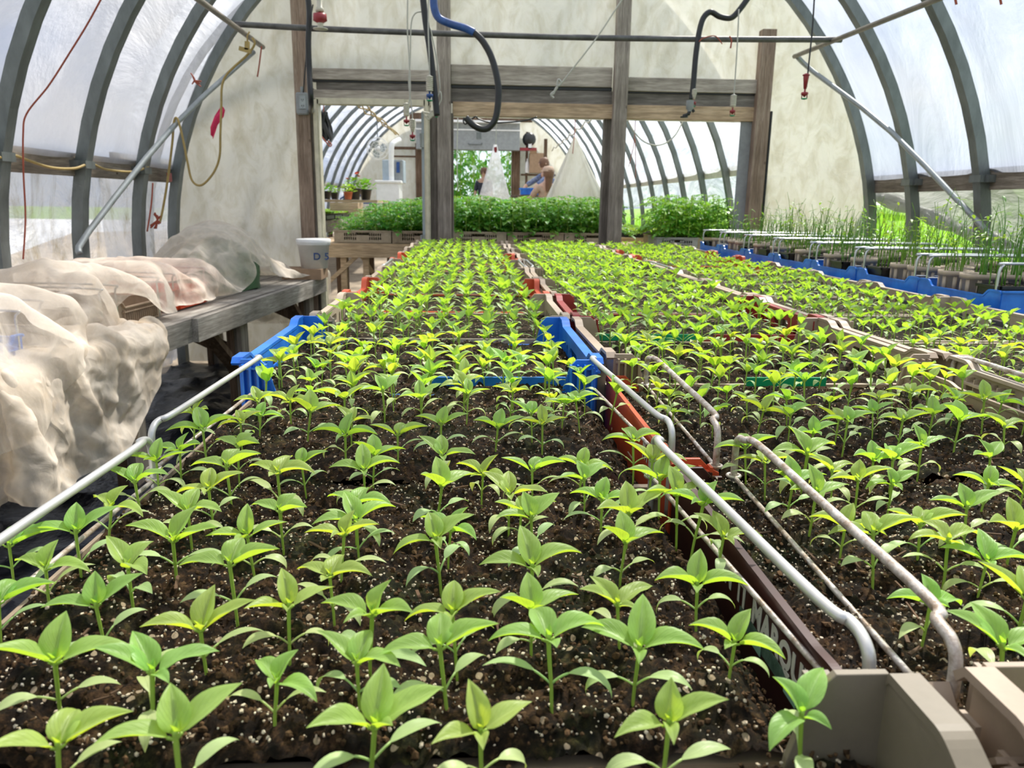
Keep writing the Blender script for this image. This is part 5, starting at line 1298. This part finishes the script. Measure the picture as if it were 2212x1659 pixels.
# black fan, white fan, heater, boxes and clutter
t = thing('circulation_fan', 'white caged circulation fan hanging under the left roof curve', 'fan', PY(816, 321, 13.0), .3)
r_ = .17
mb = MB()
for q in (-.05, .05):
    for rr in (r_, r_*.66, r_*.33): mb.tube([(rr*math.cos(a), q*(1.0 if rr == r_ else 1.3), rr*math.sin(a)) for a in np.linspace(0, 2*PI, 29)], .0045, 5, cap=False)
for k in range(14):
    a = 2*PI*k/14; mb.tube([(r_*math.cos(a), -.05, r_*math.sin(a)), (r_*.5*math.cos(a), -.075, r_*.5*math.sin(a)), (0, -.07, 0)], .0025, 4); mb.tube([(r_*math.cos(a), .05, r_*math.sin(a)), (0, .07, 0)], .0025, 4); mb.tube([(r_*math.cos(a), -.05, r_*math.sin(a)), (r_*math.cos(a), .05, r_*math.sin(a))], .0025, 4)
mb.build('cage', M['whitep'], t)
for k in range(3):
    mb = MB(); G = []
    for i in range(5):
        rr = .03+.11*i/4; w_ = .035+.03*math.sin(i/4*PI); a = 2*PI*k/3+.1*i; G.append([(rr*math.cos(a)-math.sin(a)*w_*u, .02*u, rr*math.sin(a)+math.cos(a)*w_*u) for u in (-1, 0, 1)])
    mb.grid(G); mb.build('blade', M['galv2'], t, True)
mb = MB(); mb.lathe([(0, -.04), (.035, -.035), (.035, .06), (0, .07)], (0, 0, 0), 14); o = mb.build('motor', M['whitep'], t, True); o.rotation_euler.x = PI/2
mb = MB(); mb.tube([(0, 0, r_), (0, 0, .42), (-.03, 0, .52)], .007, 6); mb.build('hanger', M['galv'], t)
Yh = 14.0
t = thing('heater', 'tall grey cabinet heater with a fat white duct before far left wall', 'heater', (PY(848, 393, Yh).x, Yh, 0))
def hb(n_, px0, py0, px1, py1, dy, dd, m, bev=.01):
    x0, x1 = PY(px0, (py0+py1)/2, Yh).x-t.location.x, PY(px1, (py0+py1)/2, Yh).x-t.location.x; z1, z0 = PY(px0, py0, Yh).z, PY(px0, py1, Yh).z
    mb = MB(); mb.box(((x0+x1)/2, dy, (z0+z1)/2), (x1-x0, dd, z1-z0)); o = mb.build(n_, M[m], t); b_ = o.modifiers.new('b', 'BEVEL'); b_.width = bev; return o
hb('cabinet', 826, 345, 872, 395, .2, .4, 'bluegrey'); hb('side_door', 850, 345, 870, 392, -.02, .03, 'greyp'); hb('vent', 857, 350, 864, 373, -.045, .02, 'bluehose', .002)
hb('plinth', 817, 393, 866, 440, .0, .5, 'whitep'); hb('plinth_lid', 814, 390, 870, 396, .0, .56, 'whitep')
q = [PY(846, 392, Yh-.15), PY(845, 350, Yh-.15), PY(846, 318, Yh-.15), PY(850, 309, Yh-.1), PY(862, 302, Yh+.1)]
mb = MB(); mb.tube([tuple(a-t.location) for a in smoothpath(q, 4)], .045, 14); mb.build('duct', M['whitep'], t, True)
q = PY(700, 270, 9.2)
t = thing('film_bundle', 'bundle of black plastic film hanging high inside the doorway', 'bundle', q)
mb = MB()
for k in range(7):
    a = k*.9; G = [[(.02*j*math.cos(a)+.05*math.sin(a+i*.5)*i*.3, .03*math.sin(a*2+j), .12-.055*i+.03*math.sin(k*3+j)) for j in range(-2, 3)] for i in range(6)]; mb.grid(G)
mb.build('film_folds', M['blackp'], t, True)
mb = MB(); mb.tube([(0, 0, .10), (.01, 0, .35)], .006, 6); mb.build('tie', M['cordr'], t)
line(9.0, [(695, 295), (703, 305), (712, 316), (716, 312), (708, 304)], .007, 'cordr', 'orange-brown twine end under the black rag bundle', name='string')
for (a, b, m_, nm, cd_) in ((14.0, 8.0, 'cordt', 'bundle of tan cords running along the left roof of farther greenhouse', .012),):
    mb = MB()
    for k in range(3):
        P = []
        for i in range(26):
            y = 8.0+i*.28; P.append((-1.62+.03*math.sin(i*.9+k*2), y, 2.68+.05*abs(math.sin(i*.55+k))+.02*k))
        mb.tube(smoothpath(P, 2), .011, 6)
    solid('cord_bundle', mb, M[m_], nm, 'cord', smooth=True)
mb = MB(); P = []
for i in range(60):
    y = 9.5+i*.16; P.append((1.60, y, 2.80-.06*abs(math.sin(i*.45))))
mb.tube(P, .012, 6); solid('cord_bundle', mb, M['ivory'], 'ivory cord swagging along the right roof of farther greenhouse', 'cord', smooth=True)
line(8.2, [(1355, 258), (1370, 285), (1390, 305), (1415, 314), (1440, 308), (1460, 290), (1476, 260)], .007, 'cordg', 'thin grey tube hanging in a wide loop right of the grey post')
line(9.0, [(1373, 255), (1371, 290), (1368, 318), (1358, 360)], .004, 'cordr', 'thin pinkish string with a knot right of the grey post', name='string')
line(9.0, [(1372, 300), (1373, 345), (1373, 385)], .004, 'cordr', 'second pinkish string hanging straight below the knot', name='string')
line(5.3, [(1003, 254), (1001, 262), (1006, 268), (1018, 258), (1028, 252), (1034, 257), (1060, 265), (1100, 264), (1135, 260), (1160, 253)], .005, 'hose', 'thin black cord drooping from the looped hose to the beam')
line(10.0, [(989, 255), (988, 300), (987, 345), (989, 412)], .006, 'cordg', 'frayed pale twine hanging left in the wide opening', name='string')
line(10.0, [(1074, 215), (1073, 250), (1071, 312)], .004, 'cordg', 'thin string holding up the white plastic drape', name='string')
line(12.0, [(1243, 250), (1241, 290), (1237, 332)], .006, 'cordr', 'thin brownish string hanging before the cream drape', name='string')
# white cone-shaped plastic drapes
def drape_cone(name, apex, base, Y, m, label, seed, dep=.5, n=26):
    a = PY(*apex, Y); l = PY(*base[0], Y); r = PY(*base[1], Y); R = random.Random(seed)
    mb = MB(); G = []
    for i in range(22):
        t_ = i/21; z = a.z+(min(l.z, r.z)-a.z)*t_; cx = a.x+((l.x+r.x)/2-a.x)*t_; w_ = .02+((r.x-l.x)/2-.02)*(t_**1.05)
        G.append([(cx+math.cos(2*PI*j/n)*w_*(1+.10*math.sin(j*2.3+seed)), Y+math.sin(2*PI*j/n)*w_*dep*(1+.12*math.sin(j*3.1)), z) for j in range(n)])
    mb.grid(G, closed=True); return solid(name, mb, M[m], label, 'plastic drape', smooth=True)
drape_cone('plastic_drape', (1070, 312), ((1036, 432), (1103, 432)), 10.6, 'drape', 'white translucent plastic gathered to a point, in the wide opening', 3)
rag('red_label', [PY(1067, 318, 10.55), PY(1067, 324, 10.55), PY(1069, 330, 10.55), PY(1073, 329, 10.55), PY(1074, 323, 10.55), PY(1073, 317, 10.55)], M['redm'], 'small red print on the tied top of the white plastic', 'label')
drape_cone('plastic_drape', (1242, 296), ((1178, 440), (1310, 440)), 12.5, 'endfilm', 'large cream plastic sheet hung up in a tent shape at right', 5, .3, 40)
mb = MB(); 
for k in range(5): mb.box((0, 0, k*.035), (.5-.02*k, .4, .03), rz=.1*math.sin(k*2))
o = mb.build('stacked_flats', M['blackp']); o.location = (PY(1282, 432, 11.8).x, 11.8, 1.40); tag(o, 'stack of dark flats at the foot of the cream plastic tent', 'flats')
mb = MB(); mb.box((0, 0, 0), (.9, .6, .04)); [mb.box((x, y, -.68), (.06, .06, 1.34)) for x in (-.4, .4) for y in (-.25, .25)]
o = mb.build('work_table', M['wyd']); o.location = (PY(1282, 432, 11.8).x, 11.8, 1.37); tag(o, 'small work table under the stack of dark flats', 'table')
# shelf items and small black fan on the far wall
p = PY(1141, 312, YE-.3)
t = thing('wall_fan', 'small black fan with a red base on the far wall stud', 'fan', p)
mb = MB(); mb.lathe([(0, -.1), (.13, -.09), (.17, -.03), (.17, .05), (.1, .12), (0, .13)], (0, 0, 0), 14); o = mb.build('housing', M['blackp'], t, True); o.rotation_euler.x = PI/2; o.location = (.02, 0, .12)
mb = MB(); mb.box((0, 0, -.12), (.42, .2, .07)); mb.build('bracket', M['redm'], t); mb = MB(); mb.box((.04, -.05, -.02), (.08, .1, .18)); mb.build('switch_box', M['whitep'], t)
card = bpy.data.materials['cardboard']
for k, (px, py, w_, h_) in enumerate(((1158, 375, .35, .48),)):
    p = PY(px, py, YE-.25); mb = MB(); mb.box((0, 0, h_/2), (w_, .3, h_)); mb.box((-w_/4, -.17, h_+.03), (w_/2, .02, .1), rx=.5); o = mb.build('cardboard_box', card); o.location = (p.x, YE-.2, PY(1160, 376, YE-.1).z+.02); tag(o, 'open brown cardboard box on the far wall shelf', 'box')
for k, (px, hh) in enumerate(((1139, .35), (1146, .28))):
    p = PY(px, 375, YE-.2); mb = MB(); mb.lathe([(.05, 0), (.06, .02), (.05, hh*.7), (.02, hh*.85), (.02, hh)], (0, 0, 0), 12); o = mb.build('bottle', M['whitep'], None, True); o.location = (p.x, YE-.2, PY(1160, 376, YE-.1).z+.02); tag(o, 'white bottle on the far shelf, %s' % ('nearer the stud' if k == 0 else 'beside the cardboard box'), 'bottle')
p = PY(1146, 408, 16.5)
mb = MB(); mb.box((0, 0, .06), (.42, .4, .12)); mb.box((0, -.2, .12), (.46, .03, .03)); mb.box((0, .2, .12), (.46, .03, .03)); o = mb.build('blue_bin', M['blue']); o.location = (p.x, 16.5, p.z-.12); tag(o, 'flat blue bin on the table left of the worker in tan', 'bin')
mb = MB(); mb.box((0, 0, -.02), (1.5, .7, .04)); [mb.box((x, y, -.85), (.06, .06, 1.64)) for x in (-.68, .68) for y in (-.3, .3)]
o = mb.build('work_table', M['wyd']); o.location = (p.x+.35, 16.55, p.z-.125); tag(o, 'work table where the workers stand near the far wall', 'table')
# clutter behind the flower pots
p = PY(762, 402, 12.2); mb = MB(); mb.box((0, 0, 0), (.42, .5, .22)); o = mb.build('wooden_box', M['wxt']); o.location = (p.x-.1, 12.2, 1.27+.11); tag(o, 'brown wooden box behind the flower pots', 'box')
mb = MB(); mb.lathe([(.06, 0), (.06, .12), (.03, .13), (.03, .2), (.045, .2), (.045, .24), (0, .24)], (0, 0, 0), 14); o = mb.build('black_jug', M['blackp'], None, True); o.location = (p.x-.08, 12.2, 1.27+.22); tag(o, 'black jug standing on the brown wooden box', 'jug')
mb = MB()
for k in range(6): mb.tube([(-.2+.03*k, .02*math.sin(k), .02*k), (-.05+.02*k, .05, .10+.012*k), (.12, .02*k, .05), (.28-.02*k, -.02*k, -.06)], .012, 6)
solid('blue_strap', mb, M['bluehose'], 'coil of blue strap beside the black jug', 'strap').location += Vector((p.x+.0, 12.2, 1.27+.27))
# ---------- people
def person(label, p, yaw, joints, radii, edges, cloth, hair, extra, height=1.0):
    """one continuous body grown on a skeleton; joints in metres, feet on the floor"""
    me = bpy.data.meshes.new('body'); me.from_pydata(joints, edges, []); o = bpy.data.objects.new('person', me); C.objects.link(o)
    o.location = p; o.rotation_euler[2] = yaw; tag(o, label, 'person')
    md = o.modifiers.new('skin', 'SKIN'); md.use_smooth_shade = True
    for i, r in enumerate(radii): me.skin_vertices[0].data[i].radius = (r[0], r[1])
    me.skin_vertices[0].data[0].use_root = True
    o.modifiers.new('sub', 'SUBSURF').render_levels = 2; me.materials.append(M['skin']); return o
def human(label, p, yaw, lean, armL, armR, shirt, trousers, hairc, hl, cap=None, s=1.0, head_tilt=0):
    hip = .92; sh = 1.42
    def L(x, y, z):                       # the upper body leans about the hips
        if z <= hip: return (x, y, z)
        dz = z-hip; return (x, y+dz*math.sin(lean), hip+dz*math.cos(lean))
    J = [(0, 0, .95), L(0, 0, 1.12), L(0, .0, 1.30), L(0, 0, 1.44), L(0, .01, 1.52), L(0, .02, 1.60), L(0, .02, 1.71),
         (.09, 0, .88), (.10, -.01, .50), (.10, .02, .09), (.10, -.12, .04), (-.09, 0, .88), (-.10, -.01, .50), (-.10, .02, .09), (-.10, -.12, .04),
         L(.17, 0, 1.40)]+[armL[0], armL[1], armL[2]]+[L(-.17, 0, 1.40)]+[armR[0], armR[1], armR[2]]
    Rr = [(.15, .11), (.135, .10), (.16, .11), (.12, .09), (.052, .055), (.075, .09), (.06, .075), (.09, .09), (.06, .06), (.04, .04), (.035, .025), (.09, .09), (.06, .06), (.04, .04), (.035, .025), (.06, .055), (.042, .042), (.030, .030), (.035, .02), (.06, .055), (.042, .042), (.030, .030), (.035, .02)]
    Ed = [(0, 1), (1, 2), (2, 3), (3, 4), (4, 5), (5, 6), (0, 7), (7, 8), (8, 9), (9, 10), (0, 11), (11, 12), (12, 13), (13, 14), (3, 15), (15, 16), (16, 17), (17, 18), (3, 19), (19, 20), (20, 21), (21, 22)]
    o = person(label, p, yaw, J, [(a*1.0, b*1.0) for a, b in Rr], Ed, None, None, None); o.scale = (s, s, s)
    hc = Vector(L(0, .02, 1.66))
    def skinned(name, idx, m, k=1.12):
        mp = {j: i for i, j in enumerate(idx)}; me = bpy.data.meshes.new(name); me.from_pydata([J[i] for i in idx], [(mp[a], mp[b]) for a, b in Ed if a in mp and b in mp], [])
        q = bpy.data.objects.new(name, me); C.objects.link(q); q.parent = o; md = q.modifiers.new('s', 'SKIN'); md.use_smooth_shade = True
        for i, j in enumerate(idx): me.skin_vertices[0].data[i].radius = (Rr[j][0]*k+.012, Rr[j][1]*k+.012)
        me.skin_vertices[0].data[0].use_root = True; q.modifiers.new('sub', 'SUBSURF').render_levels = 1; me.materials.append(M[m]); return q
    skinned('shirt', [0, 1, 2, 3, 15, 16, 19, 20], shirt); skinned('trousers', [0, 7, 8, 9, 11, 12, 13], trousers)
    mb = MB(); prof = [(0, .135), (.07, .125), (.105, .07), (.112, .0), (.10, -.06)]
    mb.lathe(prof, (0, .02, 0), 18)
    if hl > .1:
        G = [[(.085*math.cos(a)*(1-.35*i/6), .03+.06*abs(math.sin(a))*(1-.2*i/6)+.02, -.03-hl*i/6) for a in np.linspace(0, PI, 11)] for i in range(7)]; mb.grid(G)
    q = mb.build('hair', M[hairc], o, True); q.location = hc+Vector((0, .012, .0)); q.rotation_euler.x = -lean*.6
    f = MB(); f.lathe([(0, -.03), (.012, -.01), (.008, .02), (0, .03)], (0, -.10, -.01), 8); f.box((0, -.094, -.055), (.045, .01, .008)); q = f.build('nose_and_mouth', M['skin'], o, True); q.location = hc
    for sx in (-1, 1):
        e = MB(); e.lathe([(0, -.012), (.012, 0), (0, .012)], (sx*.035, -.088, .015), 8); q = e.build('eye', M['dark'], o, True); q.location = hc
        e = MB(); e.lathe([(0, -.03), (.014, -.01), (.016, .01), (0, .03)], (sx*.098, .015, 0), 8); q = e.build('ear', M['skin'], o, True); q.location = hc
    for k, arm in enumerate((armL, armR)):
        a, b = Vector(arm[1]), Vector(arm[2]); d = (b-a).normalized(); sd = d.cross(Vector((0, 0, 1))).normalized() if abs(d.z) < .95 else Vector((1, 0, 0))
        for fi, (off, ln) in enumerate(((-.024, .060), (-.008, .070), (.008, .066), (.024, .052))):
            e = MB(); st_p = b+sd*off; e.tube([tuple(st_p-d*.02), tuple(st_p+d*ln*.5), tuple(st_p+d*ln*.85+Vector((0, 0, -.02)))], [.009, .008, .006], 6); e.build('finger', M['skin'], o, True)
        e = MB(); st_p = b-d*.02+sd*(.03 if k else -.03); e.tube([tuple(st_p), tuple(st_p+sd*(.025 if k else -.025)+d*.03)], [.010, .008], 6); e.build('thumb', M['skin'], o, True)
    if cap:
        mb = MB(); mb.lathe([(0, .15), (.08, .135), (.118, .08), (.122, .04)], (0, .02, 0), 18); mb.box((0, -.13, .05), (.15, .12, .01), rx=-.15); q = mb.build('cap', M[cap], o, True); q.location = hc
    return o
p = PY(1045, 400, 21.4); hz_ = PY(1045, 362, 21.4).z
human('person in navy vest and white sleeves standing beyond the far opening', (p.x, 21.4, hz_-1.78*1.0), -.25, 0, [(.23, -.02, 1.14), (.20, -.18, .95), (.17, -.26, .94)], [(-.23, -.02, 1.14), (-.20, -.18, .95), (-.17, -.26, .94)], 'dark', 'dark', 'hair', .0, None)
p = PY(1178, 400, 15.6); hz_ = PY(1180, 359, 15.6).z
human('person in tan shirt and light cap, long brown hair, working at a table', (p.x, 15.6, max(0, hz_-1.80)), PI+.35, .12, [(.27, -.08, 1.20), (.25, -.36, 1.16), (.22, -.46, 1.15)], [(-.27, -.08, 1.20), (-.25, -.36, 1.16), (-.22, -.46, 1.15)], 'shirtt', 'dark', 'hair', .30, 'shirtt')
p = PY(1196, 400, 17.6); hz_ = PY(1188, 332, 17.6).z
human('person in blue checked shirt leaning over the work table', (p.x+.05, 17.6, .80), -1.15, -.50, [(.26, -.62, 1.10), (.20, -.80, .86), (.17, -.86, .80)], [(-.26, -.62, 1.10), (-.20, -.80, .86), (-.17, -.86, .80)], 'shirtb', 'dark', 'hair', .0)

# ------------------------------------------------------------------ light
w = bpy.data.worlds.new('sky'); sc.world = w; w.use_nodes = True
nt = w.node_tree; nt.nodes.clear()
tc = N(nt, 'TexCoord'); v = N(nt, 'Mapping', {'Vector': tc.outputs['Generated'], 'Scale': (1, 1, 2.2)}).outputs[0]
n = N(nt, 'TexNoise', {'Vector': v, 'Scale': 2.2, 'Detail': 6, 'Roughness': .55})
col = ramp(nt, n.outputs[0], [(.38, (.50, .66, 1.0)), (.62, (1.0, 1.0, 1.0))])
bg = N(nt, 'Background', {'Color': col, 'Strength': .8})
ow = N(nt, 'OutputWorld'); nt.links.new(bg.outputs[0], ow.inputs[0])
sd = bpy.data.lights.new('sun', 'SUN'); sd.energy = 12; sd.angle = math.radians(3); sd.color = (1, .95, .86)
so = bpy.data.objects.new('sun', sd); C.objects.link(so)
D = Vector((-.32, -.50, -.80)).normalized()          # travelling from far right and high
so.rotation_euler = D.to_track_quat('-Z', 'Y').to_euler()
sc.view_settings.view_transform = 'Standard'; sc.view_settings.look = 'None'; sc.view_settings.exposure = 0; sc.view_settings.gamma = 1
cy = sc.cycles
cy.max_bounces = 10; cy.diffuse_bounces = 4; cy.glossy_bounces = 3; cy.transmission_bounces = 6; cy.transparent_max_bounces = 16
cy.sample_clamp_indirect = 4; cy.use_denoising = True; cy.caustics_reflective = False; cy.caustics_refractive = False
